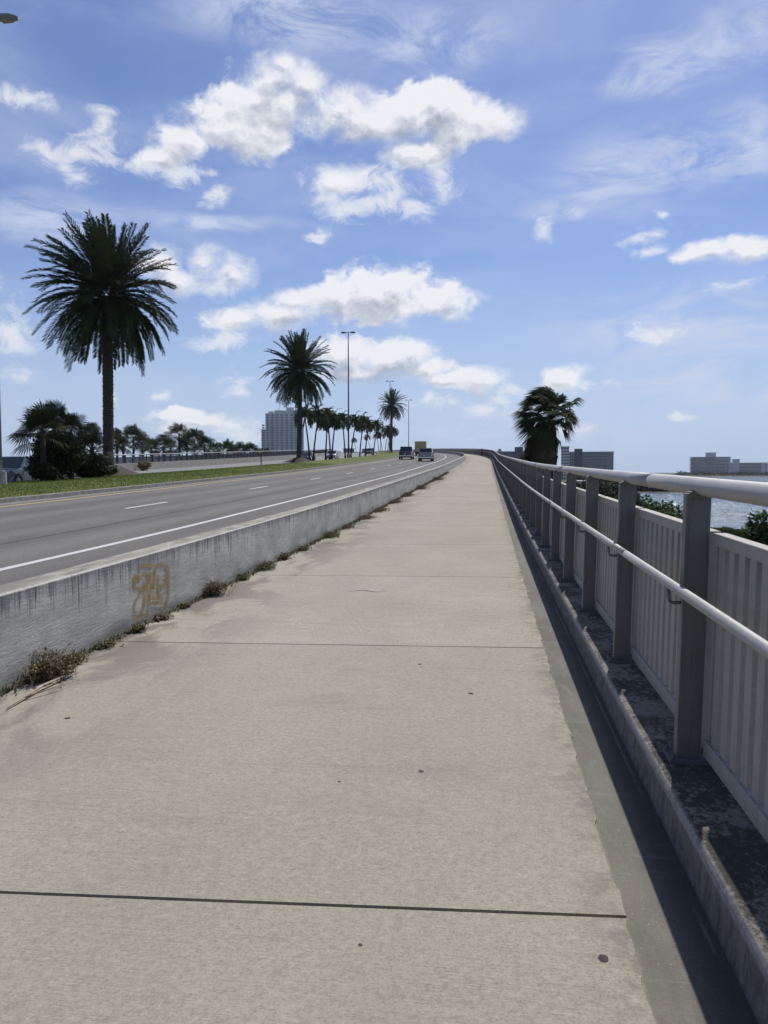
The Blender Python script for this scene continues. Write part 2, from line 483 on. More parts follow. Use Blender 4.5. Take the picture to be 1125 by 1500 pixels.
def mat_barrier():
    m, t, b = material('whitewashed_concrete', 0.88, 0, 0.3)
    tcn = t.add('ShaderNodeTexCoord'); uv = tcn.outputs['UV']; o = tcn.outputs['Object']
    su = t.add('ShaderNodeSeparateXYZ'); t.l.new(uv, su.inputs[0])
    v = su.outputs[1]                                     # 0 at the foot .. 0.67 top edge .. 0.93 back edge
    big = t.noise(t.mapping(uv, (0.7, 2, 1)), 1.4, 6, 0.65)
    fine = t.noise(o, 45.0, 6, 0.72)
    trow = t.noise(t.mapping(uv, (3, 22, 1), rot=(0, 0, 0.3)), 2.0, 6, 0.7, 0.5)
    c = t.mix(t.ramp(big, 0.3, 0.7), (0.37, 0.365, 0.335), (0.60, 0.59, 0.54))
    c = t.mix(t.ramp(trow, 0.45, 0.65, 0, 0.42), c, (0.28, 0.277, 0.26))
    smd = t.noise(t.mapping(uv, (1.2, 1.6, 1), (5, 2, 0)), 2.2, 7, 0.75)
    c = t.mix(t.ramp(smd, 0.5, 0.68, 0, 0.45), c, (0.22, 0.218, 0.205))
    c = t.mix(t.ramp(fine, 0.5, 0.75, 0, 0.5), c, (0.24, 0.25, 0.25))
    s1 = t.noise(t.mapping(uv, (9, 0.55, 1)), 1.6, 3, 0.6)
    s2 = t.noise(t.mapping(uv, (26, 1.1, 1), (3, 1, 0)), 1.5, 3, 0.6)
    # streaks run down from the top edge, each to its own depth
    reach = t.ramp(v, 0.18, 0.66, -0.10, 0.13, smooth=False)
    k1 = t.ramp(t.m('ADD', s1, reach), 0.60, 0.74)
    k2 = t.ramp(t.m('ADD', s2, reach), 0.62, 0.74)
    c = t.mix(t.m('MULTIPLY', k1, 0.62), c, (0.135, 0.14, 0.145))
    c = t.mix(t.m('MULTIPLY', k2, 0.80), c, (0.06, 0.062, 0.065))
    c = t.mix(t.m('MULTIPLY', t.ramp(t.m('ADD', v, t.m('MULTIPLY', s1, .14)), 0.60, 0.74), .55), c, (0.15, 0.15, 0.15))
    # soil splash at the foot
    c = t.mix(t.m('MULTIPLY', t.ramp(t.m('ADD', v, t.m('MULTIPLY', t.m('SUBTRACT', big, .5), .3)), 0.0, 0.14, 1, 0), .6), c, (0.17, 0.15, 0.12))
    topc = t.mix(t.ramp(t.noise(t.mapping(o, (2, .6, 1)), 3.0, 7, 0.7), 0.35, 0.65), (0.20, 0.185, 0.15), (0.40, 0.375, 0.315))
    topc = t.mix(t.ramp(fine, 0.45, 0.7, 0, .5), topc, (0.13, 0.12, 0.1))
    c = t.mix(t.ramp(v, 0.664, 0.672), c, topc)
    edge = t.ramp(t.m('ABSOLUTE', t.m('SUBTRACT', v, 0.675)), 0.0, 0.014, 1, 0)
    c = t.mix(t.m('MULTIPLY', edge, t.ramp(fine, .3, .6, .2, .9)), c, (0.62, 0.61, 0.57))
    t.l.new(c, b.inputs['Base Color'])
    bump(t, b, t.m('ADD', t.m('MULTIPLY', trow, 1.4), fine), 0.5, 0.008)
    return m
def mat_asphalt(name, a, bb, seams=False):
    m, t, b = material(name, 0.9, 0, 0.3)
    o = t.add('ShaderNodeTexCoord').outputs['Object']
    big = t.noise(t.mapping(o, (1, 0.12, 1)), 0.9, 6, 0.6)
    fine = t.noise(o, 60.0, 5, 0.75)
    spk = t.voro(o, 55.0, out='Color')
    c = t.mix(t.ramp(big, 0.3, 0.7), a, bb)
    c = t.mix(t.ramp(fine, 0.4, 0.72, 0, 0.6), c, tuple(x * .45 for x in a))
    if seams:
        uu = t.add('ShaderNodeSeparateXYZ'); t.l.new(t.add('ShaderNodeTexCoord').outputs['UV'], uu.inputs[0])
        wob = t.m('MULTIPLY', t.m('SUBTRACT', t.noise(t.mapping(o, (.3, .03, 1)), 1.0, 3), .5), .5)
        lane = t.m('PINGPONG', t.m('ADD', uu.outputs[1], wob), 1.83)
        trk = t.ramp(t.m('ABSOLUTE', t.m('SUBTRACT', lane, 0.95)), 0.1, 0.5, 1, 0)
        c = t.mix(t.m('MULTIPLY', trk, .35), c, (0.20, 0.19, 0.175))
        oil = t.ramp(t.m('ABSOLUTE', t.m('SUBTRACT', lane, 1.83)), 0.0, 0.4, 1, 0)
        c = t.mix(t.m('MULTIPLY', oil, t.ramp(big, .3, .7, .1, .5)), c, (0.07, 0.066, 0.062))
        pt = t.noise(t.mapping(o, (1, .35, 1)), .45, 5, .7)
        c = t.mix(t.ramp(pt, .56, .62, 0, .25), c, (0.085, 0.08, 0.075))
        ck = t.noise(t.mapping(o, (1, .5, 1), (4, 4, 0)), .8, 9, .78)
        ckm = t.ramp(t.m('ABSOLUTE', t.m('SUBTRACT', ck, .5)), 0, .006, 1, 0)
        c = t.mix(t.m('MULTIPLY', ckm, .5), c, (0.04, 0.04, 0.04))
    s2 = t.add('ShaderNodeSeparateColor'); t.l.new(spk, s2.inputs[0])
    c = t.mix(t.ramp(s2.outputs[0], 0.8, 1.0, 0, 0.4), c, (0.3, 0.29, 0.28))
    t.l.new(c, b.inputs['Base Color'])
    bump(t, b, fine, 0.5, 0.006)
    return m
def mat_paint(name, col, wear=0.5):
    m, t, b = material(name, 0.7, 0, 0.4)
    o = t.add('ShaderNodeTexCoord').outputs['Object']
    n = t.noise(o, 35.0, 5, 0.75)
    c = t.mix(t.ramp(n, 0.5, 0.68, 0, wear), col, (0.14, 0.14, 0.14))
    t.l.new(c, b.inputs['Base Color'])
    return m
def mat_metal(name, col, rough=0.42, metal=0.55, dirt=0.35):
    m, t, b = material(name, rough, metal, 0.5)
    o = t.add('ShaderNodeTexCoord').outputs['Object']
    n = t.noise(t.mapping(o, (1, .4, 1)), 3.0, 6, 0.7)
    f = t.noise(o, 70.0, 4, 0.75)
    c = t.mix(t.ramp(n, 0.3, 0.7), tuple(x * .86 for x in col), col)
    c = t.mix(t.ramp(f, 0.5, 0.75, 0, dirt), c, tuple(x * .5 for x in col))
    t.l.new(c, b.inputs['Base Color'])
    t.l.new(t.ramp(n, 0.3, 0.7, rough - .08, rough + .14), b.inputs['Roughness'])
    bump(t, b, f, 0.12, 0.002)
    return m
def add_streaks(m, dark, amt):
    t = NT(m.node_tree); b = t.n['Principled BSDF']
    src = b.inputs['Base Color'].links[0].from_socket
    o = t.add('ShaderNodeTexCoord').outputs['Object']
    st = t.noise(t.mapping(o, (22, 22, 1.3)), 1.3, 6, 0.7)
    bl = t.noise(o, 2.2, 5, 0.7)
    c = t.mix(t.m('MULTIPLY', t.ramp(st, .48, .68), t.ramp(bl, .35, .65, .2 * amt, amt)), src, dark)
    sp = t.noise(t.mapping(o, (1, 1, 1), (3, 3, 3)), 24.0, 5, .75)
    c = t.mix(t.ramp(sp, .62, .72, 0, .6 * amt), c, (.17, .11, .06))
    t.l.new(c, b.inputs['Base Color'])
    return m
def mat_leaf(name, a, bb, trans=0.25, rough=0.8, scale=1.2):
    m = bpy.data.materials.new(name); m.use_nodes = True
    t = NT(m.node_tree); b = t.n['Principled BSDF']; b.inputs['Roughness'].default_value = rough
    b.inputs['Specular IOR Level'].default_value = 0.12
    o = t.add('ShaderNodeTexCoord').outputs['Object']
    n = t.noise(o, scale, 4, 0.7)
    gm = t.add('ShaderNodeNewGeometry')
    c = t.mix(t.ramp(n, 0.3, 0.7), a, bb)
    c = t.mix(t.m('MULTIPLY', gm.outputs['Random Per Island'], 0.5), c, tuple(x * 1.4 for x in bb))
    t.l.new(c, b.inputs['Base Color'])
    tr = t.add('ShaderNodeBsdfTranslucent'); t.l.new(c, tr.inputs[0])
    mx = t.add('ShaderNodeMixShader'); mx.inputs[0].default_value = trans
    t.l.new(b.outputs[0], mx.inputs[1]); t.l.new(tr.outputs[0], mx.inputs[2])
    t.l.new(mx.outputs[0], t.n['Material Output'].inputs[0])
    return m
def mat_grass_ground(name, a, bb, c3):
    m, t, b = material(name, 0.95, 0, 0.15)
    o = t.add('ShaderNodeTexCoord').outputs['Object']
    n = t.noise(o, 0.8, 6, 0.65); f = t.noise(o, 16.0, 6, 0.75)
    c = t.mix(t.ramp(n, 0.3, 0.7), a, bb)
    c = t.mix(t.ramp(f, 0.45, 0.7, 0, 0.6), c, c3)
    t.l.new(c, b.inputs['Base Color'])
    bump(t, b, f, 0.8, 0.04)
    return m
def mat_water():
    m, t, b = material('sea_water', 0.20, 0, 0.5)
    o = t.add('ShaderNodeTexCoord').outputs['Object']
    b.inputs['Base Color'].default_value = (0.10, 0.14, 0.16, 1)
    b.inputs['IOR'].default_value = 1.33
    a = t.noise(t.mapping(o, (1, 1.6, 1), rot=(0, 0, .5)), 1.1, 8, 0.72, 0.4)
    c = t.noise(t.mapping(o, (1, 1.5, 1), rot=(0, 0, -.3)), 0.13, 4, 0.6, 0.3)
    h = t.m('ADD', t.m('MULTIPLY', a, 0.45), c)
    bump(t, b, h, 1.0, 6.0)
    return m
def mat_glass(name, col=(0.02, 0.025, 0.03), rough=0.06):
    m, t, b = material(name, rough, 0, 0.8)
    o = t.add('ShaderNodeTexCoord').outputs['Object']
    n = t.noise(o, 2.0, 3)
    t.l.new(t.mix(n, col, tuple(x * 1.6 for x in col)), b.inputs['Base Color'])
    return m
def mat_trunk(name, a, bb, ring=9.0):
    m, t, b = material(name, 0.9, 0, 0.2)
    o = t.add('ShaderNodeTexCoord').outputs['Object']
    w = t.add('ShaderNodeTexWave', wave_type='BANDS', bands_direction='Z')
    t.l.new(o, w.inputs['Vector']); w.inputs['Scale'].default_value = ring; w.inputs['Distortion'].default_value = 2.5; w.inputs['Detail'].default_value = 3
    n = t.noise(o, 9.0, 6, 0.7)
    c = t.mix(t.ramp(n, 0.3, 0.7), a, bb)
    c = t.mix(t.m('MULTIPLY', w.outputs['Fac'], 0.6), c, tuple(x * .45 for x in a))
    t.l.new(c, b.inputs['Base Color'])
    bump(t, b, t.m('ADD', w.outputs['Fac'], n), 0.8, 0.04)
    return m

M = {}
M['path'] = mat_path()
M['gutter'] = mat_gutter()
M['kerb'] = mat_kerb()
M['barrier'] = mat_barrier()
M['asphalt'] = mat_asphalt('road_asphalt', (0.118, 0.111, 0.102), (0.162, 0.153, 0.140), True)
M['asphalt_sh'] = mat_asphalt('shoulder_asphalt', (0.118, 0.111, 0.102), (0.175, 0.165, 0.15))
M['seam'] = mat_asphalt('tar_seam', (0.05, 0.05, 0.05), (0.07, 0.07, 0.07))
M['opproad'] = mat_asphalt('pale_asphalt', (0.19, 0.19, 0.185), (0.27, 0.265, 0.255))
M['pale_conc'] = simple('pale_concrete', (0.36, 0.335, 0.295), 0.9, var=.25, scale=3)
M['pink_conc'] = simple('gutter_pan_concrete', (0.20, 0.185, 0.165), 0.9, var=.3, scale=4)
M['white_paint'] = mat_paint('white_road_paint', (0.56, 0.56, 0.54), 0.5)
M['yellow_paint'] = mat_paint('faded_yellow_paint', (0.50, 0.37, 0.14), 0.5)
M['alu'] = mat_metal('brushed_aluminium', (0.38, 0.375, 0.36), 0.55, 0.45, 0.4)
M['alu_post'] = mat_metal('dull_aluminium', (0.185, 0.178, 0.165), 0.55, 0.3, 0.35)
M['alu_panel'] = mat_metal('weathered_aluminium', (0.36, 0.34, 0.30), 0.6, 0.12, 0.5)
add_streaks(M['alu_post'], (.085, .08, .07), .75); add_streaks(M['alu_panel'], (.17, .16, .135), .5); add_streaks(M['alu'], (.2, .19, .17), .35)
M['dark_plate'] = mat_metal('stained_plate', (0.12, 0.12, 0.125), 0.7, 0.2, 0.5)
M['dark_rail'] = mat_metal('dark_grey_metal', (0.10, 0.105, 0.115), 0.6, 0.3, 0.3)
M['dark_joint'] = simple('dark_joint', (0.02, 0.02, 0.018), 0.95)
M['palm_leaf'] = mat_leaf('date_palm_leaf', (0.022, 0.034, 0.014), (0.055, 0.075, 0.028), 0.10)
M['palm_small'] = mat_leaf('small_palm_leaf', (0.022, 0.045, 0.014), (0.055, 0.085, 0.025), 0.15)
M['fan_leaf'] = mat_leaf('fan_palm_leaf', (0.018, 0.030, 0.011), (0.05, 0.065, 0.022), 0.15)
M['dead_leaf'] = mat_leaf('dead_palm_leaf', (0.055, 0.038, 0.022), (0.12, 0.085, 0.05), 0.10)
M['shrub'] = mat_leaf('shrub_leaf', (0.014, 0.022, 0.009), (0.032, 0.042, 0.016), 0.08)
M['shrub_green'] = mat_leaf('green_shrub_leaf', (0.025, 0.045, 0.014), (0.07, 0.10, 0.03), 0.22)
M['weed'] = mat_leaf('weed_leaf', (0.055, 0.075, 0.025), (0.12, 0.13, 0.05), 0.3)
M['weed_dry'] = mat_leaf('dry_weed', (0.14, 0.10, 0.06), (0.26, 0.20, 0.12), 0.2)
M['weed_mix'] = mat_leaf('brownish_weed_leaf', (0.06, 0.06, 0.028), (0.15, 0.12, 0.06), 0.25, scale=14)
M['seed'] = simple('seed_head', (0.45, 0.38, 0.27), 0.9)
M['grass'] = mat_leaf('grass_blade', (0.10, 0.14, 0.032), (0.14, 0.18, 0.045), 0.35)
M['turf'] = mat_grass_ground('turf', (0.095, 0.12, 0.032), (0.145, 0.155, 0.05), (0.07, 0.085, 0.025))
M['land'] = mat_grass_ground('rough_ground', (0.06, 0.075, 0.03), (0.11, 0.11, 0.055), (0.035, 0.045, 0.018))
M['soil'] = simple('mulch_soil', (0.055, 0.044, 0.034), 0.98, var=.5, scale=9)
M['water'] = mat_water()
def mat_water2():
    m, t, b = material('choppy_water', 0.13, 0, 0.5)
    o = t.add('ShaderNodeTexCoord').outputs['Object']
    b.inputs['Base Color'].default_value = (0.10, 0.14, 0.16, 1); b.inputs['IOR'].default_value = 1.33
    bump(t, b, t.noise(o, 2.6, 5, .7), 0.6, 0.25)
    return m
M['water_near'] = mat_water2()
M['trunk'] = mat_trunk('date_palm_trunk', (0.07, 0.06, 0.05), (0.12, 0.105, 0.09), 3.0)
M['trunk_s'] = mat_trunk('slender_palm_trunk', (0.05, 0.043, 0.036), (0.09, 0.08, 0.07), 5.0)
M['bark'] = simple('dry_wood', (0.34, 0.27, 0.20), 0.85, var=.35, scale=14)
M['pole'] = mat_metal('lamp_pole_paint', (0.045, 0.05, 0.06), 0.5, 0.3, 0.3)
M['pole_grey'] = mat_metal('galvanised_pole', (0.30, 0.31, 0.33), 0.5, 0.4, 0.3)
M['lens'] = simple('lamp_lens', (0.30, 0.28, 0.24), 0.3)
M['bld_beige'] = simple('beige_render', (0.62, 0.59, 0.56), 0.85, var=.06, scale=.05)
M['bld_grey'] = simple('grey_render', (0.24, 0.24, 0.245), 0.85, var=.08, scale=.05)
M['bld_dark'] = simple('dark_render', (0.075, 0.08, 0.09), 0.8, var=.08, scale=.05)
M['bld_white'] = simple('white_render', (0.52, 0.53, 0.55), 0.8, var=.06, scale=.05)
M['win'] = mat_glass('window_glass', (0.035, 0.045, 0.055), 0.15)
M['carglass'] = mat_glass('car_glass', (0.015, 0.018, 0.02), 0.05)
M['tyre'] = simple('tyre_rubber', (0.02, 0.02, 0.02), 0.85)
M['rim'] = simple('wheel_rim', (0.35, 0.36, 0.37), 0.35, 0.8)
M['redlamp'] = simple('tail_lamp', (0.30, 0.015, 0.01), 0.25)
M['headlamp'] = simple('head_lamp', (0.6, 0.62, 0.62), 0.15)
M['plate'] = simple('number_plate', (0.55, 0.58, 0.52), 0.5)
M['trim'] = simple('black_trim', (0.025, 0.025, 0.027), 0.6)
M['chrome'] = simple('chrome_trim', (0.6, 0.6, 0.6), 0.2, 0.9)
def carpaint(name, col):
    m, t, b = material(name, 0.28, 0.35, 0.6)
    o = t.add('ShaderNodeTexCoord').outputs['Object']
    n = t.noise(o, 1.7, 4)
    t.l.new(t.mix(n, tuple(x * .85 for x in col), col), b.inputs['Base Color'])
    b.inputs['Coat Weight'].default_value = 0.6
    return m
for k, c in dict(car_grey=(.17, .19, .21), car_black=(.02, .02, .024), car_white=(.62, .63, .62), car_blue=(.02, .07, .15), car_navy=(.015, .02, .04),
                 car_silver=(.36, .37, .38), truck_yellow=(.33, .27, .10), car_pewter=(.18, .185, .18)).items():
    M[k] = carpaint(k + '_paint', c)
M['skin'] = simple('skin', (0.35, 0.20, 0.14), 0.6)
M['cloth_dark'] = simple('dark_cloth', (0.02, 0.021, 0.026), 0.9)
M['cloth_black'] = simple('black_cloth', (0.014, 0.014, 0.016), 0.9)
M['hair'] = simple('dark_hair', (0.02, 0.015, 0.012), 0.7)
def mat_graffiti():
    m, t, b = material('spray_paint', 0.7, 0, 0.3)
    o = t.add('ShaderNodeTexCoord').outputs['Object']
    n = t.noise(o, 14.0, 6, 0.7)
    t.l.new(t.mix(t.ramp(n, .3, .7), (0.40, 0.25, 0.06), (0.34, 0.25, 0.09)), b.inputs['Base Color'])
    tr = t.add('ShaderNodeBsdfTransparent'); mx = t.add('ShaderNodeMixShader')
    t.l.new(t.ramp(n, 0.35, 0.62, 0.2, 0.85), mx.inputs[0])
    t.l.new(tr.outputs[0], mx.inputs[1]); t.l.new(b.outputs[0], mx.inputs[2])
    t.l.new(mx.outputs[0], t.n['Material Output'].inputs[0])
    return m
M['graffiti'] = mat_graffiti()

# ================================================================== SETTING
rng = random.Random(7)
XL, XR = -3.34, 0.49          # sidewalk edges
# --- sidewalk slabs, separated by open joints, with a torn right edge
def rag(y, s=0.012):
    return s * (math.sin(y * 7.3) * .5 + math.sin(y * 17.9 + 1) * .35 + math.sin(y * 41.3 + 2) * .3)
JOINTS = [-5.2, -1.25, 2.72, 6.64, 10.62, 14.6, 18.6, 22.6]
while JOINTS[-1] < END: JOINTS.append(JOINTS[-1] + 4.0)
SKEW = 0.062
mb = MB()
for si, (a, b_) in enumerate(zip(JOINTS, JOINTS[1:])):
    gap = 0.0095
    step = 0.05 if a < 12 else (0.25 if a < 30 else 2.0)
    n = max(2, int((b_ - a) / step))
    rows = []
    for i in range(n + 1):
        t_ = i / n
        yr = (a + gap) + (b_ - a - 2 * gap) * t_
        row = []
        for X in (XL, XL + .6, -1.5, XR):
            yy = yr - SKEW * (XR - X)
            xx = X + (rag(yr) if X == XR else 0.0)
            row.append((P(xx, yy, 0.0), (X - XL, si + .5)))
        # bottom lip right side
        row.append((P(XR + rag(yr) + .004, yr, -0.05), (XR - XL, si + .5)))
        rows.append(row)
    base = len(mb.v)
    for row in rows:
        for p, _ in row: mb.v.append(tuple(p))
    for i in range(n):
        for k in range(4):
            q = base + i * 5 + k
            mb.face((q, q + 1, q + 6, q + 5), (rows[i][k][1], rows[i][k+1][1], rows[i+1][k+1][1], rows[i+1][k][1]))
    for i_end in (0, n):
        q = base + i_end * 5
        low = len(mb.v)
        for k in range(4):
            p = rows[i_end][k][0]; mb.v.append((p.x, p.y, p.z - .06))
        for k in range(3):
            mb.face((q + k, q + k + 1, low + k + 1, low + k), [(1, si + .5)] * 4)
path = mb.build('sidewalk', M['path']); path['kind'] = 'structure'
o = strip('sidewalk_joint_bed', [(XL - .01, -0.035), (XR + .05, -0.035)], -5.2, END, M['dark_joint'], 'structure')
# --- gutter pan and kerb under the railing
strip('gutter', [(XR - .02, -0.014), (0.60, -0.018), (0.70, -0.02), (0.80, -0.022)], -3, END, M['gutter'], 'structure')
kerb_prof = [(0.785, -0.04), (0.792, 0.02), (0.800, 0.145), (0.808, 0.160), (0.822, 0.168), (0.85, 0.17), (1.36, 0.175), (1.38, 0.16), (1.39, -1.2)]
strip('kerb', kerb_prof, -3, END, M['kerb'], 'structure', ys=[y for y in stations(-3, END)])
# --- carriageway
def rz(X): return 0.0 if X > -7.1 else 0.028 * (-7.1 - X)
strip('road_shoulder', [(-3.60, -0.01), (-5.5, -0.005), (-7.05, -0.002)], -3, END, M['asphalt_sh'], 'structure')
strip('road', [(-7.05, -0.002), (-10.7, rz(-10.7)), (-14.5, rz(-14.5))], -3, END, M['asphalt'], 'structure')
strip('edge_line', [(-7.0, 0.003), (-7.16, 0.005)], -3, END, M['white_paint'], 'structure')
strip('yellow_line', [(-14.0, rz(-14.0) + .005), (-14.14, rz(-14.14) + .005)], -3, END, M['yellow_paint'], 'structure')
strip('road_seam', [(-8.9, rz(-8.9) + .003), (-8.95, rz(-8.95) + .003)], 3, 60, M['seam'], 'structure')
mb = MB()
y = 9.6 - 12.2
while y < 330:
    n = 3
    for i in range(n):
        y0 = y + 3.05 * i / n; y1 = y + 3.05 * (i + 1) / n
        mb.quad(P(-10.64, y0, rz(-10.64) + .005), P(-10.64, y1, rz(-10.64) + .005), P(-10.78, y1, rz(-10.78) + .005), P(-10.78, y0, rz(-10.78) + .005))
    y += 12.2
mb.build('lane_dashes', M['white_paint'])['kind'] = 'structure'
Z0 = rz(-14.5)
strip('road_gutter', [(-14.5, Z0 + .002), (-15.25, Z0 - .03), (-15.27, Z0 + .11), (-15.45, Z0 + .12)], -3, END, M['pink_conc'], 'structure')
MED = [(-15.45, Z0 + .115), (-16.5, Z0 + .19), (-19.5, Z0 + .26), (-22.0, Z0 + .20), (-24.2, Z0 - .05)]
def zmed(X):
    for (a, za), (b, zb) in zip(MED, MED[1:]):
        if b <= X <= a: return za + (zb - za) * (X - a) / (b - a)
    return MED[-1][1]
strip('median_ground', MED, -3, 300, M['turf'], 'structure', smooth=True)
ZO = -0.25
strip('opposite_kerb', [(-24.2, Z0 - .055), (-24.4, Z0 - .05), (-24.42, ZO - .02)], -3, END, M['pale_conc'], 'structure')
strip('opposite_road', [(-24.41, ZO), (-37.0, ZO)], -3, END, M['opproad'], 'structure')
strip('opposite_edge_line', [(-25.2, ZO + .005), (-25.36, ZO + .005)], -3, END, M['white_paint'], 'structure')
strip('opposite_path', [(-37.2, ZO + .02), (-40.9, ZO + .02), (-41.0, -1.5)], -3, END, M['pale_conc'], 'structure')

# grass blades on the near part of the median
gm_ = MB()
for _ in range(52000):
    y = 18 + (rng.random() ** 1.5) * 62
    X = -15.47 - rng.random() * 8.4
    if y > 55 and rng.random() < .3: continue
    p = P(X, y, zmed(X) - .01)
    h = rng.uniform(.04, .10); w = rng.uniform(.010, .022); a = rng.uniform(0, 6.28)
    dx, dy = math.cos(a) * w, math.sin(a) * w
    lx, ly = rng.uniform(-.03, .03), rng.uniform(-.03, .03)
    gm_.tri((p.x - dx, p.y - dy, p.z), (p.x + dx, p.y + dy, p.z), (p.x + lx, p.y + ly, p.z + h))
tag(gm_.build('grass', M['grass']), 'short green grass covering the median strip', 'grass', kind='stuff')

# --- terrain: embankment and low shore on the right, one sheet
WATER_Z = -6.0
def shore(X, Y):
    """ground height"""
    c = cur(Y)
    if X - c > 1.42:                                      # right of the bridge wall
        s = X - c - 1.42
        edge = 29.5 + 1.2 * math.sin(Y * .07) + .6 * math.sin(Y * .31)
        if Y < 80: edge -= (80 - Y) * .04
        if Y > 200: edge -= (Y - 200) * .02
        b = -3.7 - 2.25 * min(1.0, max(0, X) / edge) + .12 * math.sin(X * .7 + Y * .41) * (X < edge - 3)
        b -= max(0, X - edge) * .35
        return max(b, -9.0)
    if X - c < -41.0:
        s = -41.0 - (X - c)
        b = prof(Y) - 1.7 - .35 * s
        b = max(b, -4.6)
        return max(b - max(0, s - 60) * .05, -9.0)
    return prof(Y) - 1.0
mb = MB()
xs = [-260, -220, -180, -150, -120, -100, -80, -70, -62, -56, -50, -46, -43, -41.05, -40, -20, 0, 1.39, 1.46] + [1.46 + 1.5 * i for i in range(1, 30)] + [50, 60, 75, 90, 110, 140]
ys = [-20 + 4 * i for i in range(0, 50)] + [180 + 12 * i for i in range(0, 30)]
for y in ys:
    for x in xs:
        X = x + cur(y); mb.v.append((X, y, shore(X, y)))
nx = len(xs)
for j in range(len(ys) - 1):
    for i in range(nx - 1):
        a = j * nx + i; mb.face((a, a + 1, a + nx + 1, a + nx))
mb.build('ground', M['land'], smooth=False)['kind'] = 'structure'
strip('bridge_wall', [(1.39, -0.9), (1.41, -0.95), (1.42, -5.0)], -3, END, M['pale_conc'], 'structure')
mb = MB()
mb.quad((-4500, -4500, WATER_Z), (4500, -4500, WATER_Z), (4500, 4500, WATER_Z), (-4500, 4500, WATER_Z))
mb.build('water', M['water'])['kind'] = 'structure'

# choppy waves where the water is seen over the railing
rgw = random.Random(12)
WV = []
for i in range(34):
    lam = 0.9 * (1.13 ** i) if i < 20 else rgw.uniform(1.0, 3.5)
    a_ = math.radians(-75 + rgw.gauss(0, 38)); k_ = 2 * math.pi / lam
    WV.append((k_ * math.cos(a_), k_ * math.sin(a_), .085 / k_, rgw.uniform(0, 6.28)))
mb = MB()
yy = 68.0; rows_ = []
while yy < 300:
    st_ = .42 + .0016 * (yy - 68); x0 = 24; x1 = 46 + (yy - 60) * .52
    rows_.append((yy, x0, x1)); yy += st_
NXW = 230
for (yy, x0, x1) in rows_:
    for i in range(NXW):
        x = x0 + (x1 - x0) * i / (NXW - 1)
        e_ = min(1, min(x1 - x, yy - 68, 299.5 - yy) / 4)
        h_ = sum(A * math.sin(kx * x + ky * yy + ph) for kx, ky, A, ph in WV)
        g_ = .55 + .45 * math.sin(x * .11 + yy * .07) * math.sin(yy * .05 + 1)
        mb.v.append((x, yy, WATER_Z + .22 * e_ - .02 * (1 - e_) - .3 * (1 - e_) + h_ * 1.15 * (.35 + .65 * g_) * e_))
for j in range(len(rows_) - 1):
    for i in range(NXW - 1):
        a = j * NXW + i; mb.face((a, a + 1, a + NXW + 1, a + NXW))
mb.build('water_waves', M['water_near'], smooth=True)['kind'] = 'structure'

# far shore: low land behind the water
def land_blob(name, pts, z):
    mb = MB(); n = len(pts)
    c = Vector((sum(p[0] for p in pts) / n, sum(p[1] for p in pts) / n, z))
    ci = mb.vert(c)
    ring = [mb.vert((p[0], p[1], z - .2)) for p in pts]
    out = [mb.vert((c.x + (p[0] - c.x) * 1.04, c.y + (p[1] - c.y) * 1.04, WATER_Z - .6)) for p in pts]
    for i in range(n):
        j = (i + 1) % n
        mb.face((ci, ring[i], ring[j])); mb.face((ring[i], out[i], out[j], ring[j]))
    mb.build(name, M['land'])['kind'] = 'structure'
land_blob('peninsula', [(5, 262), (30, 260), (50, 268), (63, 272), (70, 285), (95, 420), (bear(940, 900), 900), (bear(730, 1000), 1000), (0, 330)], -5.2)
land_blob('far_shore', [(bear(560, 1300), 1300), (bear(1000, 1150), 1150), (bear(1230, 1100), 1100), (bear(1500, 1300), 1300), (bear(1500, 2600), 2600), (bear(560, 2600), 2600)], -5.0)
land_blob('city_shore', [(bear(200, 800), 800), (bear(500, 800), 800), (bear(520, 1500), 1500), (bear(100, 1500), 1500)], -4.8)

# ================================================================== BARRIERS
bar = strip('concrete_barrier', [(-3.335, -.05), (-3.335, 0.0), (-3.338, .02), (-3.345, .66), (-3.36, .675), (-3.60, .675), (-3.615, .66), (-3.62, -.05)], -3, END, M['barrier'], closed=True)
# uv girth begins 5 cm below the foot: shift so that 0 is the foot
for l in bar.data.uv_layers[0].data: l.uv[1] -= 0.05
tag(bar, 'low whitewashed concrete barrier with black streaks between the footpath and the road', 'barrier')
y = 14.1
while y < 300:
    mb = MB(); mb.box(-3.3338, -3.3334, y, y + .010, 0, .655, lambda x, yy, z: P(x - z * .0145, yy, z))
    mb.build('joint', M['dark_joint'], bar)
    y += 6.1 if y < 20 else 3.05
# graffiti on the barrier, soft orange brown spray strokes
def gz(zx, zy):
    return 170 + zx / 1125 * 110, 800 + zy / 1227 * 120
STROKES = [
 [(385,480),(330,450),(285,455),(278,520),(285,640)],
 [(300,520),(350,500),(380,520)],
 [(285,640),(340,630),(385,640),(370,700),(320,780),(285,850),(275,930),(300,1000)],
 [(400,470),(420,410),(460,400),(480,450),(490,560)],
 [(400,520),(450,570),(490,640),(505,720),(500,830),(490,940),(470,1010)],
 [(430,560),(425,660),(440,760),(430,860),(400,960),(370,1010)],
 [(340,340),(400,280),(480,300),(560,300)],
 [(520,380),(520,480),(540,580),(560,640),(580,560),(590,400),(600,300)],
 [(600,300),(660,260),(740,290),(785,350),(790,460),(785,600),(760,560),(700,580),(640,640)],
 [(640,420),(640,560),(650,700),(660,790)],
 [(700,470),(740,440),(770,480),(740,540)],
 [(785,600),(790,700),(775,800),(720,900),(660,960)],
 [(500,740),(560,780),(620,780),(700,740),(770,690)],
 [(530,860),(600,840),(680,860),(740,840)],
 [(480,1010),(420,1040),(330,1060),(250,1100)],
 [(560,600),(600,640),(590,740)],
]
mb = MB()
gi_ = 0
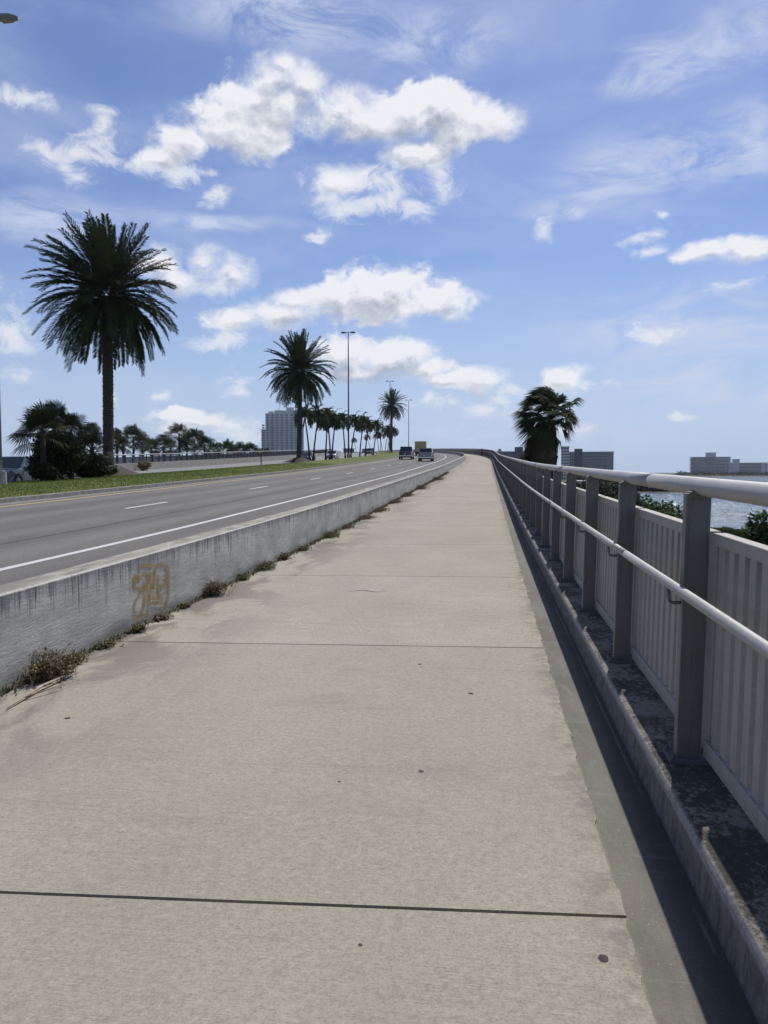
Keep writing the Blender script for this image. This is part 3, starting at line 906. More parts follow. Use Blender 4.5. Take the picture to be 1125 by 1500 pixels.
for s in STROKES:
    pts = []
    for zx, zy in s:
        p = onX(*gz(zx, zy), -3.334); pts.append(p)
    # smooth by subdividing
    fine_ = []
    for a, b_ in zip(pts, pts[1:]):
        for i in range(4): fine_.append(a.lerp(b_, i / 4))
    fine_.append(pts[-1])
    for _k in range(2):
        fine_ = [fine_[0]] + [(fine_[i-1] + fine_[i] * 2 + fine_[i+1]) / 4 for i in range(1, len(fine_) - 1)] + [fine_[-1]]
    gi_ += 1
    wv = rng.uniform(.012, .020)
    prev = None
    for i, p in enumerate(fine_):
        d_ = (fine_[min(i+1, len(fine_)-1)] - fine_[max(i-1, 0)]); d_.x = 0
        if d_.length < 1e-6: continue
        d_.normalize()
        nrm = Vector((0, -d_.z, d_.y))
        hh = p.z - prof(p.y)
        X = -3.3355 - max(0, hh) * .0150 + .0030 + .0004 * gi_
        w = wv * (0.5 if i in (0, len(fine_)-1) else rng.uniform(.85, 1.15)) * 1.0
        a = (X, p.y + nrm.y * w * 2.2, p.z + nrm.z * w); b2 = (X, p.y - nrm.y * w * 2.2, p.z - nrm.z * w)
        ia = mb.vert(a); ib = mb.vert(b2)
        if prev: mb.face((prev[0], prev[1], ib, ia))
        prev = (ia, ib)
g_ = mb.build('graffiti', M['graffiti'], bar)
g_['label'] = 'faded orange brown spray scribble on the barrier face'

ob = strip('opposite_barrier', [(-37.0, ZO - .05), (-37.02, ZO + .80), (-37.2, ZO + .80), (-37.22, ZO - .05)], -3, END, M['pale_conc'], closed=True)
tag(ob, 'pale concrete barrier along the far side of the opposite carriageway', 'barrier')

# ================================================================== THE NEAR RAILING
rail = empty('bridge_railing', (0.96, 3.8, prof(3.8) + .17))
tag(rail, 'long silver aluminium railing with round top rail along the right edge of the footpath', 'railing')
def world_part(mbx, name, mat, par, smooth=False, bevel=0.0):
    """mesh given in world coordinates, child of an unrotated empty"""
    lx, ly, lz = par.location if par.parent is None else (par.matrix_basis.translation + par.parent.location)
    mbx.v = [(v[0] - lx, v[1] - ly, v[2] - lz) for v in mbx.v]
    return mbx.build(name, mat, par, smooth=smooth, bevel=bevel)
KT = 0.17
LEAN = 0.02
POST_Y0 = 3.80; PITCHP = 1.83
N_NEG = -4
posts_y = [POST_Y0 + PITCHP * k for k in range(-3, 252)]
posts_y = [y for y in posts_y if y < END - 2]
TOPZ = 1.475
def rx(z): return LEAN * (z - KT)
# top rail, in lengths with a dark gap ring
def rail_pts(X, z, a, b_):
    out = []; y = a
    while y < b_ - .01:
        out.append(P(X + rx(z), y, z)); y += 0.61 if y < 30 else (1.83 if y < 120 else 3.66)
    out.append(P(X + rx(z), b_, z)); return out
mb = MB()
segs = [-3.0, 4.86 - 1.83 * 0, 10.2, 15.6, 21.2, 32.2, 54, 98, 186, END]
for a, b_ in zip(segs, segs[1:]):
    mb.tube(rail_pts(.982, TOPZ, a + .005, b_ - .005), .046, 24 if a < 50 else 12, ell=(1.15, .95))
world_part(mb, 'top_rail', M['alu'], rail, smooth=True)
mb = MB(); mb.tube(rail_pts(.982, TOPZ, -2.9, 60), .0445, 16, ell=(1.15, .95)); world_part(mb, 'rail_sleeve', M['dark_joint'], rail, smooth=True)
HX, HZ = 0.843, 1.017
mb = MB()
segs = [-3.0, 3.02 + 1.9, 10.4, 21.4, 54, 186, END]
for a, b_ in zip(segs, segs[1:]):
    mb.tube(rail_pts(HX, HZ, a + .002, b_ - .002), .0235, 14 if a < 50 else 8)
world_part(mb, 'handrail', M['alu'], rail, smooth=True)
mb = MB(); mb.tube(rail_pts(HX, HZ, -2.9, 60), .0222, 10); world_part(mb, 'handrail_sleeve', M['dark_joint'], rail, smooth=True)

def post_mb(y):
    mb = MB()
    f = lambda x, yy, z: P(x + rx(z), yy, z)
    # box section post, 115 x 60
    mb.box(.903, 1.015, y - .032, y + .032, KT + .012, TOPZ - .030, f)
    mb.box(.915, 1.003, y - .040, y + .040, TOPZ - .060, TOPZ - .022, f)
    return mb
def plate_mb(y):
    mb = MB(); mb.box(.865, 1.10, y - .085, y + .085, KT - .004, KT + .018, lambda x, yy, z: P(x, yy, z))
    return mb
def bolts_mb(y):
    out = []
    for sx in (.885, 1.08):
        for sy in (-.065, .065):
            mb = MB(); mb.tube([P(sx, y + sy, KT + .017), P(sx, y + sy, KT + .038)], .009, 6); out.append(mb)
    return out
def bracket_mb(y):
    mb = MB()
    pts = [P(.915 + rx(.93), y, .925), P(.885, y, .922), P(.868, y - .002, .928), P(.862, y, .950), P(HX + rx(HZ), y, HZ - .02)]
    mb.tube(pts, .0085, 7)
    return mb
PX = 1.055    # picket line
def panel_mb(y):
    mb = MB(); y1 = y + PITCHP
    f = lambda x, yy, z: P(x + rx(z), yy, z)
    a, b_ = y + .045, y1 - .045
    mb.box(PX - .030, PX + .030, a, b_, 1.205, 1.262, f)          # upper channel
    mb.box(PX - .034, PX + .030, a, b_, .205, .285, f)            # lower channel
    mb.box(PX - .022, PX + .022, a, a + .035, .285, 1.205, f)
    mb.box(PX - .022, PX + .022, b_ - .035, b_, .285, 1.205, f)
    n = 12
    for i in range(n):
        c = a + .035 + (b_ - a - .07) * (i + .5) / n
        mb.box(PX - .019, PX + .019, c - .039, c + .039, .270, 1.215, f)
    return mb
near = [y for y in posts_y if y > -2][:100]
far_ = [y for y in posts_y if y > near[-1] + .5]
for i, y in enumerate(near):
    bv = .004 if i < 14 else 0
    po = world_part(post_mb(y), 'post', M['alu_post'], rail, bevel=bv)
    if i < 60:
        world_part(plate_mb(y), 'base_plate', M['dark_plate'], rail, bevel=.002 if i < 8 else 0)
    if i < 8:
        [world_part(m_, 'bolt', M['dark_plate'], rail) for m_ in bolts_mb(y)]
    if i < 60:
        world_part(bracket_mb(y), 'handrail_bracket', M['alu_post'], rail, smooth=True)
    world_part(panel_mb(y), 'infill_panel', M['alu_panel'], rail, bevel=.003 if i < 8 else 0)
mbp = MB(); mbq = MB()
for y in far_:
    a = post_mb(y); n0 = len(mbp.v); mbp.v += a.v
    for q in a.f: mbp.face([k + n0 for k in q])
    a = panel_mb(y); n0 = len(mbq.v); mbq.v += a.v
    for q in a.f: mbq.face([k + n0 for k in q])
o = world_part(mbp, 'post', M['alu_post'], rail); o['kind'] = 'stuff'
o = world_part(mbq, 'infill_panel', M['alu_panel'], rail); o['kind'] = 'stuff'

# the far railing of the opposite side
fr = empty('far_railing', P(-40.6, 40, ZO))
tag(fr, 'dark metal railing with pale top rail beyond the opposite carriageway', 'railing')
mb = MB(); pts = [P(-40.6, y, ZO + 1.62) for y in stations(0, END)]; mb.tube(pts, .06, 8)
world_part(mb, 'top_rail', M['alu'], fr, smooth=True)
mb = MB(); mbn = []
yy = 28.0; c_ = 0
stuff_mb = MB()
while yy < 440:
    tgt = MB() if c_ < 100 else stuff_mb
    X = -40.6
    tgt.box(X - .06, X + .06, yy - .04, yy + .04, ZO, ZO + 1.60, lambda x, y_, z: P(x, y_, z))
    if c_ < 100: world_part(tgt, 'post', M['dark_rail'], fr)
    yy += 1.83; c_ += 1
o = world_part(stuff_mb, 'post', M['dark_rail'], fr); o['kind'] = 'stuff'
mb = MB()
for i in range(int(410 / .22)):
    y_ = 28 + i * .22
    mb.box(-40.72, -40.68, y_, y_ + .12, ZO + .05, ZO + 1.35, lambda x, y2, z: P(x, y2, z))
for z0, z1 in ((.05, .15), (1.28, 1.36)):
    for a, b_ in zip(stations(28, 440), stations(28, 440)[1:]):
        mb.box(-40.75, -40.66, a, b_, ZO + z0 - .003, ZO + z1 + .003, lambda x, y2, z: P(x, y2, z))
world_part(mb, 'pickets', M['dark_rail'], fr)

# ================================================================== VEGETATION
def frond(mb, rb, base, d0, L, droop, wind, rg, leaf_len, leaf_w, pairs, stiff=0.0, start=.14):
    """feather leaf: rachis into rb, leaflets into mb"""
    n = 12; step = L / n
    p = Vector(base); d_ = Vector(d0).normalized(); pts = [p.copy()]; dirs = [d_.copy()]
    for i in range(n):
        t_ = (i + 1) / n
        d_ = d_ + Vector((0, 0, -1)) * droop * (0.35 + t_) / n * 1.3 + Vector(wind) * (t_ / n)
        d_.normalize(); p = p + d_ * step; pts.append(p.copy()); dirs.append(d_.copy())
    rb.tube(pts, [max(.035 * (1 - i / n) * (L / 5), .006) for i in range(n + 1)], 4, cap=False)
    side = Vector(d0).cross(Vector((0, 0, 1)))
    if side.length < .05: side = Vector((1, 0, 0))
    side.normalize()
    for k in range(pairs):
        t_ = start + (1 - start) * (k + rg.random() * .6) / pairs
        fi = t_ * n; i = min(int(fi), n - 1); q = pts[i].lerp(pts[i+1], fi - i); dd = dirs[i]
        s_ = (side - dd * side.dot(dd)).normalized(); u_ = s_.cross(dd).normalized()
        if u_.z < 0: u_ = -u_
        ln = leaf_len * (0.55 + 1.0 * math.sin(math.pi * min(1, t_ * .85 + .12)) * .55) * rg.uniform(.85, 1.1)
        for sg in (-1, 1):
            f_ = rg.uniform(.55, .95)
            dl = (dd * f_ + s_ * sg * .75 + u_ * rg.uniform(.0, .45) + Vector((0, 0, -.12))).normalized()
            tip = q + dl * ln + Vector((0, 0, -ln * .12)) + Vector(wind) * ln * .25
            mid = q + dl * ln * .5
            w_ = (dl.cross(u_)).normalized() * leaf_w
            mb.tri(q - w_ * .5, mid + w_, tip); mb.tri(q - w_ * .5, tip, mid - w_)
def date_palm(name, base, H, R, seed, label, wind, mound=0.0, nf=150, trunk_r=.30):
    rg = random.Random(seed)
    root = empty(name, base); tag(root, label, 'palm tree', 'tall date palms on the median')
    cz = H - R * .98
    mb = MB(); pts = []; rr = []
    nseg = 26
    for i in range(nseg + 1):
        t_ = i / nseg
        pts.append((math.sin(t_ * 2) * .12 + .0, 0, -.1 + (cz - .2) * t_))
        rr.append(trunk_r * (1.55 - .5 * min(1, t_ * 9)) * (1 + .05 * (i % 2)) if t_ < .12 else trunk_r * (1 + .05 * (i % 2)))
    rr[-1] *= 1.25; rr[-2] *= 1.2
    mb.tube(pts, rr, 14)
    # old leaf bases, small pegs up the trunk
    k = 0; z = .6
    while z < cz - .3:
        a = k * 2.399963
        bx_ = math.sin(z / cz * 2) * .12
        p0 = Vector((bx_ + math.cos(a) * trunk_r * .92, math.sin(a) * trunk_r * .92, z)); p1 = p0 + Vector((math.cos(a) * .07, math.sin(a) * .07, .07))
        mb.tube([p0, p1], [.05, .03], 4)
        k += 1; z += .035
    kid(root, mb.build('trunk', M['trunk'], root))
    top = Vector((math.sin(2) * .12, 0, cz - .3))
    lf = MB(); rb = MB()
    for i in range(nf):
        t_ = (i + .5) / nf
        a = i * 2.399963 + rg.uniform(-.2, .2)
        e = math.radians(86 - 128 * t_ ** 0.92 + rg.uniform(-7, 7))
        d0 = (math.cos(a) * math.cos(e), math.sin(a) * math.cos(e), math.sin(e))
        L = R * (0.98 if t_ < .5 else 1.0) * rg.uniform(.86, 1.05)
        if t_ < .12: L *= .95
        droop = (.30 + 1.25 * t_) * rg.uniform(.75, 1.2)
        start = top + Vector((math.cos(a) * .28, math.sin(a) * .28, .55 - .9 * t_))
        frond(lf, rb, start, d0, L, droop, wind, rg, R * .118, R * .0062, 78)
    for i in range(14):     # hanging seed stalks
        a = rg.uniform(0, 6.28)
        d0 = (math.cos(a) * .9, math.sin(a) * .9, .3)
        frond(lf, rb, top + Vector((0, 0, .2)), d0, R * .42, 2.2, wind, rg, R * .05, R * .006, 16, start=.5)
    kid(root, lf.build('crown', M['palm_leaf'], root)); kid(root, rb.build('leaf_stalks', M['trunk_s'], root))
    if mound:
        mm = MB(); n = 20; ci = mm.vert((0, 0, mound)); prev = None
        for rr_, zz in ((mound * 1.2, mound * .75), (mound * 2.4, mound * .3), (mound * 3.6, -.08)):
            ring = [mm.vert((math.cos(2*math.pi*k/n) * rr_ * rg.uniform(.88, 1.12), math.sin(2*math.pi*k/n) * rr_ * rg.uniform(.88, 1.12), zz * rg.uniform(.8, 1.2))) for k in range(n)]
            for k in range(n):
                k2 = (k + 1) % n
                if prev is None: mm.face((ci, ring[k], ring[k2]))
                else: mm.face((prev[k], ring[k], ring[k2], prev[k2]))
            prev = ring
        kid(root, mm.build('root_mound', M['soil'], root, smooth=True))
    return root
def ground_at(px, Xoff, dz, Ymin=20, Ymax=420):
    """point on the line X = Xoff (bridge coordinates) seen at bearing px"""
    best = None
    y = Ymin
    while y < Ymax:
        X = Xoff + cur(y)
        e = abs(X - bear(px, y))
        if best is None or e < best[0]: best = (e, y)
        y += .25
    y = best[1]
    return P(Xoff, y, dz)
date_palm('date_palm', ground_at(157, -22.8, .40), 16.4 * .94, 4.5, 3, 'tallest date palm with wide dark feather crown, nearest on the left median', (-.32, -.05, .05), mound=.7, nf=165, trunk_r=.29)
b2 = ground_at(438, -22.6, .40)
date_palm('date_palm', b2, 15.6, 4.6, 11, 'middle date palm on a soil mound in front of the high-rise tower', (-.18, 0, 0), mound=.55, nf=140, trunk_r=.27)
b3 = ground_at(584.5, -20.5, .35)
date_palm('date_palm', b3, 17.7, 4.5, 19, 'farthest date palm at the end of the row of small palms', (.0, 0, 0), nf=95, trunk_r=.28)

# small slender palms in a row
def small_palm_mesh(seed, H, lean):
    rg = random.Random(seed)
    tm = MB(); lf = MB(); rb = MB()
    n = 10; pts = []; rr = []
    for i in range(n + 1):
        t_ = i / n
        pts.append((lean[0] * t_ ** 1.4, lean[1] * t_ ** 1.4, -.1 + H * .74 * t_)); rr.append(.13 - .05 * t_)
    rr[0] = .19
    tm.tube(pts, rr, 8)
    top = Vector(pts[-1])
    tm.tube([top, top + Vector((0, 0, .7))], [.09, .05], 8)
    for i in range(24):
        a = i * 2.399963 + rg.uniform(-.3, .3); t_ = i / 24
        e = math.radians(86 - 70 * t_)
        d0 = (math.cos(a) * math.cos(e), math.sin(a) * math.cos(e), math.sin(e))
        frond(lf, rb, top + Vector((0, 0, .6)), d0, rg.uniform(1.8, 2.5), 2.9, (-.2, 0, 0), rg, .52, .05, 36, start=.08)
    return tm, lf, rb
SP = [  # base bearing px, crown bearing px, X offset, height, label
 (454, 447, -23.2, 7.6, 'small slender palm leaning left just right of the middle date palm'),
 (459, 467, -23.4, 7.6, 'small slender palm leaning right, paired with a left-leaning one beside the middle date palm'),
 (477, 479, -22.6, 7.4, 'small upright palm over the white car, third in the row'),
 (484, 481, -22.8, 7.5, 'small palm leaning left at the white car, front of a V pair'),
 (486, 491, -22.2, 7.4, 'small palm leaning right at the white car, back of a V pair'),
 (506, 502, -22.8, 7.6, 'small palm leaning left immediately beside the tall lamp post'),
 (514, 520, -22.4, 7.8, 'small palm leaning right immediately past the tall lamp post'),
 (522, 519, -22.2, 7.9, 'small palm with straight trunk left of the dark opposite pickup'),
 (527, 532, -22.4, 7.8, 'small palm leaning right in front of the dark opposite car'),
 (535, 539, -22.0, 7.8, 'small palm between the dark car and the blue car'),
 (543, 538, -21.8, 8.0, 'small palm leaning left in front of the blue car'),
 (547, 552, -21.6, 8.0, 'small palm leaning right in front of the blue car'),
 (555, 552, -21.6, 8.2, 'small palm leaning left past the blue car'),
 (560, 557, -21.2, 8.2, 'small palm with thick crown in the far cluster of the row'),
 (564, 568, -21.4, 8.2, 'small palm fourth from the end of the row near the last date palm'),
 (568, 571, -21.2, 8.2, 'small palm third from the end of the row near the last date palm'),
 (572, 578, -21.0, 8.3, 'small palm second from the end of the row near the last date palm'),
 (577, 575, -21.0, 8.3, 'last small palm of the row, touching the farthest date palm'),
]
for i, (pb, pt, X, H, lab) in enumerate(SP):
    b_ = ground_at(pb, X, .35, 60)
    H = H * (.93 + .05 * math.sin(i * 2.7))
    lean = ((pt - pb) / F_PX * b_.y, random.Random(i).uniform(-.5, .5))
    tm, lf, rb = small_palm_mesh(100 + i, H, lean)
    root = empty('small_palm', b_); tag(root, lab, 'palm tree', 'row of small palms along the median')
    kid(root, tm.build('trunk', M['trunk_s'], root, smooth=True)); kid(root, lf.build('crown', M['palm_small'], root)); kid(root, rb.build('leaf_stalks', M['trunk_s'], root))

# fan palms
def fan_leaf(mb, base, d0, pet, R, rg, droop=.4, wind=(0, 0, 0), seg=22, spread=2.1):
    d_ = Vector(d0).normalized()
    hub = Vector(base) + d_ * pet + Vector((0, 0, -.10 * pet)) + Vector(wind) * pet * .3
    side = d_.cross(Vector((0, 0, 1)))
    if side.length < .1: side = Vector((1, 0, 0))
    side.normalize(); up_ = side.cross(d_).normalized()
    tilt = rg.uniform(-.6, .6)
    s2 = side * math.cos(tilt) + up_ * math.sin(tilt); u2 = s2.cross(d_).normalized()
    mb.tube([Vector(base), hub], [.022, .012], 3, cap=False)
    for k in range(seg):
        a = -spread + 2 * spread * (k + .5) / seg
        v_ = (d_ * math.cos(a) + s2 * math.sin(a) + Vector(wind) * .5).normalized()
        ln = R * (0.75 + .25 * math.cos(a * .8)) * rg.uniform(.88, 1.08)
        w_ = (v_.cross(u2)).normalized() * ln * .040
        mid = hub + v_ * ln * .58 + Vector((0, 0, -droop * ln * .12))
        tip = hub + v_ * ln * .92 + Vector((0, 0, -droop * ln * .55)) + Vector(wind) * ln * .3
        mb.quad(hub, mid + w_, tip, mid - w_)
def fan_palm(name, base, H, R, seed, label, cat='palm tree', group=None, nl=34, trunk_r=.16, wind=(-.15, 0, 0), skirt=0, mat='fan_leaf', lo=-50):
    rg = random.Random(seed)
    root = empty(name, base); tag(root, label, cat, group)
    th = max(H - R * 1.25, .3)
    mb = MB(); mb.tube([(0, 0, -.2), (0, 0, th * .5), (0.03, 0, th)], [trunk_r * 1.3, trunk_r, trunk_r], 9)
    kid(root, mb.build('trunk', M['trunk'], root, smooth=True))
    lf = MB()
    for i in range(nl):
        t_ = (i + .5) / nl; a = i * 2.399963
        e = math.radians(82 - (82 - lo) * t_ + rg.uniform(-10, 10))
        d0 = (math.cos(a) * math.cos(e), math.sin(a) * math.cos(e), math.sin(e))
        fan_leaf(lf, (0, 0, th - .1 - .25 * t_), d0, R * rg.uniform(.40, .62), R * rg.uniform(.55, .75), rg, droop=.2 + .6 * t_, wind=wind)
    kid(root, lf.build('crown', M[mat], root))
    if skirt:
        sk = MB()
        for i in range(skirt):
            a = rg.uniform(0, 6.28); e = math.radians(rg.uniform(-80, -40))
            d0 = (math.cos(a) * math.cos(e), math.sin(a) * math.cos(e), math.sin(e))
            fan_leaf(sk, (0, 0, th - .3 - rg.random() * th * .5), d0, R * .35, R * .5, rg, droop=1.0, wind=wind, seg=14, spread=1.3)
        kid(root, sk.build('dead_leaves', M['dead_leaf'], root))
    return root
FP = [ # px, top y, Y, R, label
 (172, 626, 78, 1.9, 'bushy fan palm directly right of the tallest date palm trunk, behind the opposite railing'),
 (196, 620, 80, 2.3, 'widest bright green fan palm right of the tallest date palm, behind the opposite railing'),
 (222, 640, 84, 1.6, 'low fan palm between the widest fan palm and the round one behind the opposite railing'),
 (240, 636, 86, 1.8, 'round fan palm with pale leaf tips left of the tall thin one'),
 (263, 618, 90, 1.9, 'tall thin fan palm standing above its neighbours behind the opposite railing'),
 (285, 625, 92, 2.0, 'second tall fan palm, immediately right of the tallest one behind the railing'),
 (300, 636, 95, 1.8, 'fan palm leaning against the second tall one behind the opposite railing'),
 (333, 641, 104, 2.0, 'spiky fan palm midway between the tall pair and the tower'),
 (352, 646, 108, 1.7, 'small fan palm fourth from the tower behind the railing'),
 (366, 646, 112, 1.8, 'small fan palm third from the tower behind the railing'),
 (380, 653, 118, 1.5, 'tiny fan palm just left of the high-rise tower'),
 (392, 656, 122, 1.4, 'lowest fan palm at the foot of the high-rise tower'),
 (181, 634, 80, 1.7, 'half-hidden fan palm between the bushy one and the widest one behind the opposite railing'),
 (209, 631, 80, 1.7, 'fan palm touching the right side of the widest bright green one'),
 (250, 640, 80, 1.5, 'low fan palm tucked against the left of the tall thin one'),
 (274, 634, 80, 1.6, 'low fan palm squeezed between the two tall ones behind the railing'),
 (314, 645, 80, 1.5, 'low fan palm in the dip before the spiky midway one'),
 (342, 650, 80, 1.4, 'short fan palm just right of the spiky midway one'),
 (135, 616, 72, 1.9, 'fan palm between the dark shrub mass and the tallest date palm trunk'),
]
for i, (px, ty, Y, R, lab) in enumerate(FP):
    q_ = ground_at(px, -46.5 - (i % 3), 0, 40); Y = q_.y
    X = bear(px, Y); zt = zat(ty, px, Y); base_z = shore(X, Y) - .1; R = R * (Y / 100.0 if Y < 130 else 1.3)
    fan_palm('fan_palm', (X, Y, base_z), zt - base_z + .35 * R, R, 300 + i, lab, group='fan palms behind the opposite railing', nl=22, lo=-30)

# dark clump on the near median: several fan palms and a dense shrub
def leafy(mb, c, rad, n, size, rg, hollow=.35):
    for _ in range(n):
        u = rg.gauss(0, 1), rg.gauss(0, 1), rg.gauss(0, 1)
        l = math.sqrt(sum(x * x for x in u)) or 1
        r = (hollow + (1 - hollow) * rg.random() ** .6) * rg.uniform(.85, 1.08)
        p = Vector((c[0] + u[0] / l * rad[0] * r, c[1] + u[1] / l * rad[1] * r, c[2] + u[2] / l * rad[2] * r))
        a = rg.uniform(0, 6.28); e = rg.uniform(-.9, 1.2)
        d_ = Vector((math.cos(a) * math.cos(e), math.sin(a) * math.cos(e), math.sin(e)))
        w_ = d_.cross(Vector((rg.uniform(-1, 1), rg.uniform(-1, 1), 1))).normalized() * size * .32
        mb.quad(p, p + d_ * size * .5 + w_, p + d_ * size, p + d_ * size * .5 - w_)
def shrub(name, base, rad, n, size, seed, label, mat='shrub', lobes=7, group=None, cat='shrub'):
    rg = random.Random(seed)
    root = empty(name, base); tag(root, label, cat, group)
    lf = MB(); st = MB()
    for i in range(lobes):
        a = rg.uniform(0, 6.28); q = rg.uniform(.2, .72)
        c = (math.cos(a) * rad[0] * q, math.sin(a) * rad[1] * q, rad[2] * rg.uniform(.35, 1.25))
        s_ = rg.uniform(.38, .58)
        leafy(lf, c, (rad[0] * s_, rad[1] * s_, rad[2] * s_ * .9), n // lobes, size, rg, .2)
        st.tube([(0, 0, -.1), (c[0] * .4, c[1] * .4, c[2] * .5), c], [.05, .035, .012], 5)
    kid(root, st.build('stems', M['trunk_s'], root)); kid(root, lf.build('foliage', M[mat], root))
    return root
def med_pt(px, X, dz=.35): return ground_at(px, X, dz, 20)
CL = [ # px, X, H, R, label
 (63, -21.2, 4.35, 1.45, 'tall ragged fan palm at the top left of the dark shrub mass'),
 (84, -21.8, 4.7, 1.3, 'fan palm rising from the middle of the dark shrub mass'),
 (106, -21.2, 4.1, 1.3, 'low fan palm on the right slope of the dark shrub mass'),
 (134, -21.4, 3.5, 1.4, 'spreading low fan palm left of the tallest date palm trunk'),
]
for i, (px, X, H, R, lab) in enumerate(CL):
    fan_palm('clump_palm', med_pt(px, X), H, R, 500 + i, lab, group='fan palms in the dark clump on the median', nl=30, mat='shrub', lo=(-20 if i == 0 else -60), trunk_r=.12)
shrub('shrub', med_pt(87, -21.3, .3), (1.45, 1.5, 1.45), 9000, .22, 41, 'large black-green shrub mass in front of the grey car', lobes=12)
shrub('shrub', med_pt(64, -20.6, .3), (.75, .8, .62), 2600, .18, 45, 'low dark bush at the front left of the large shrub mass by the palm stem', lobes=7)
shrub('shrub', med_pt(130, -21.2, .3), (1.1, 1.1, .95), 4500, .20, 42, 'lower shrub mass between the big shrub and the tallest palm trunk', lobes=9)
shrub('shrub', med_pt(163, -22.0, .35), (.45, .45, .42), 900, .14, 43, 'small shrub tight against the foot of the tallest date palm', lobes=5)
p_ = ground_at(210, -36.2, ZO, 40)
shrub('dry_tuft', p_, (.7, .7, .6), 900, .3, 44, 'small dry bush growing at the foot of the opposite barrier', mat='weed_dry', lobes=5)

# wind-blown palm on the right
def blown_palm():
    rg = random.Random(77)
    Y = 50.0; X = bear(806, Y)
    base = Vector((X, Y, shore(X, Y) - .1))
    root = empty('windblown_palm', base); tag(root, 'shaggy fan palm bent by the wind with a brown skirt, right of the railing', 'palm tree')
    s = Y / math.cos(0) / F_PX * 1.0
    top = zat(600, 800, Y) - base.z
    bot = zat(700, 800, Y) - base.z
    mb = MB(); mb.tube([(0.3, 0, -.3), (.2, 0, top * .5), (0, 0, top * .9)], [.32, .26, .22], 12)
    kid(root, mb.build('trunk', M['trunk'], root, smooth=True))
    lf = MB(); sk = MB()
    # crown of green fans swept to the left
    for i in range(90):
        t_ = (i + .5) / 90; a = i * 2.399963
        e = math.radians(95 - 112 * t_ + rg.uniform(-10, 10))
        d0 = Vector((math.cos(a) * math.cos(e), math.sin(a) * math.cos(e), math.sin(e)))
        w = (-.75, 0, -.05) if d0.x < .35 else (-.35, 0, .12)
        if d0.x > .35 and rg.random() < .28: continue
        fan_leaf(lf, (0, 0, top - .2 - .5 * t_), d0, 1.1 * rg.uniform(.7, 1.1), 1.25 * rg.uniform(.8, 1.1), rg, droop=.5 + .5 * t_, wind=w, seg=18, spread=1.25)
    # loose leaves to the right
    for (dx, dz, L) in ((1.0, .80, 2.3), (.95, .65, 2.0), (.55, 1.0, 1.8), (.9, .8, 1.7), (1.0, -.05, 1.5), (.95, -.3, 1.3), (.8, -.6, 1.25), (1.0, .1, 1.2), (.9, -.15, 1.6), (.7, -.35, 1.5), (.85, .3, 1.1), (.6, -.7, 1.6), (.9, .05, 1.7), (.75, -.5, 1.0)):
        fan_leaf(lf, (0, 0, top - .35), (dx, rg.uniform(-.3, .3), dz), L * .62, L * .55, rg, droop=.9, wind=(.1, 0, 0), seg=16, spread=.7)
    # dead skirt hanging, swept left
    for i in range(210):
        t_ = rg.random()
        z = top - .7 - t_ * (top - bot + .4)
        a = rg.uniform(0, 6.28)
        d0 = (math.cos(a) * .7 - .45, math.sin(a) * .7, -.55 - .3 * rg.random())
        tgt = lf if t_ < .25 and rg.random() < .6 else sk
        fan_leaf(tgt, (0.15 - 1.2 * t_ * rg.uniform(.0, 1), rg.uniform(-.4, .4), z + .5), d0, .62 * (1 + .55 * t_), 1.05 * (1 + .45 * t_), rg, droop=.8, wind=(-.5, 0, -.1), seg=14, spread=.9)
    kid(root, lf.build('crown', M['fan_leaf'], root)); kid(root, sk.build('dead_leaves', M['dead_leaf'], root))
blown_palm()

# bushes below the railing on the right
RB = [ # px, py of top, Y, rad, label, mat
 (952, 731, 62, (3.0, 2.6, 1.4), 'rounded dark green bush between two railing posts at the water', 'shrub_green'),
 (980, 742, 58, (1.7, 1.5, .9), 'smaller bush at the right foot of the rounded dark bush', 'shrub_green'),
 (912, 716, 75, (2.8, 2.5, 1.8), 'dark bush behind the white dock roof, left of the water', 'shrub'),
 (866, 708, 110, (3.2, 3.0, 2.2), 'dark tree mass below the grey slab block', 'shrub'),
 (1124, 762, 34, (1.1, 1.0, .9), 'leafy shrub at the right edge of the picture above the shore', 'shrub_green'),
 (1045, 772, 92, (2.5, 1.6, .7), 'low scrub on the shoreline behind the gap right of the nearest post', 'shrub_green'),
 (1075, 775, 86, (2.2, 1.6, .8), 'low brown green scrub in the middle of the shoreline gap', 'shrub_green'),
 (850, 698, 110, (4, 3, 2.5), 'bush below the pale tower behind the windblown palm', 'shrub'),
]
for i, (px, py, Y, rad, lab, mt) in enumerate(RB):
    X = bear(px, Y); zt = zat(py, px, Y)
    gz_ = shore(X, Y) - .2; rz_h = max(.25, (zt - gz_) / 1.5)
    shrub('shore_bush', (X, Y, gz_), (rad[0], rad[1], rz_h), 6500, .20 + rad[0] * .04, 600 + i, lab, mat=mt, lobes=10, group='bushes on the shore below the railing', cat='bush')
# scrub over the ground on the shore
sc_ = MB(); rg = random.Random(5)
for _ in range(9000):
    Y = rg.uniform(15, 95); s = 1.5 + rg.random() ** .8 * 40
    X = 1.42 + s
    z = shore(X, Y)
    if z < WATER_Z + .05: continue
    a = rg.uniform(0, 6.28); h = rg.uniform(.15, .5)
    p = Vector((X, Y, z - .03)); w = Vector((math.cos(a), math.sin(a), 0)) * rg.uniform(.03, .08)
    sc_.tri(p - w, p + w, p + Vector((rg.uniform(-.15, .15), rg.uniform(-.15, .15), h)))
tag(sc_.build('shore_scrub', M['weed']), 'rough grass covering the low bank beside the water', 'ground cover', kind='stuff')
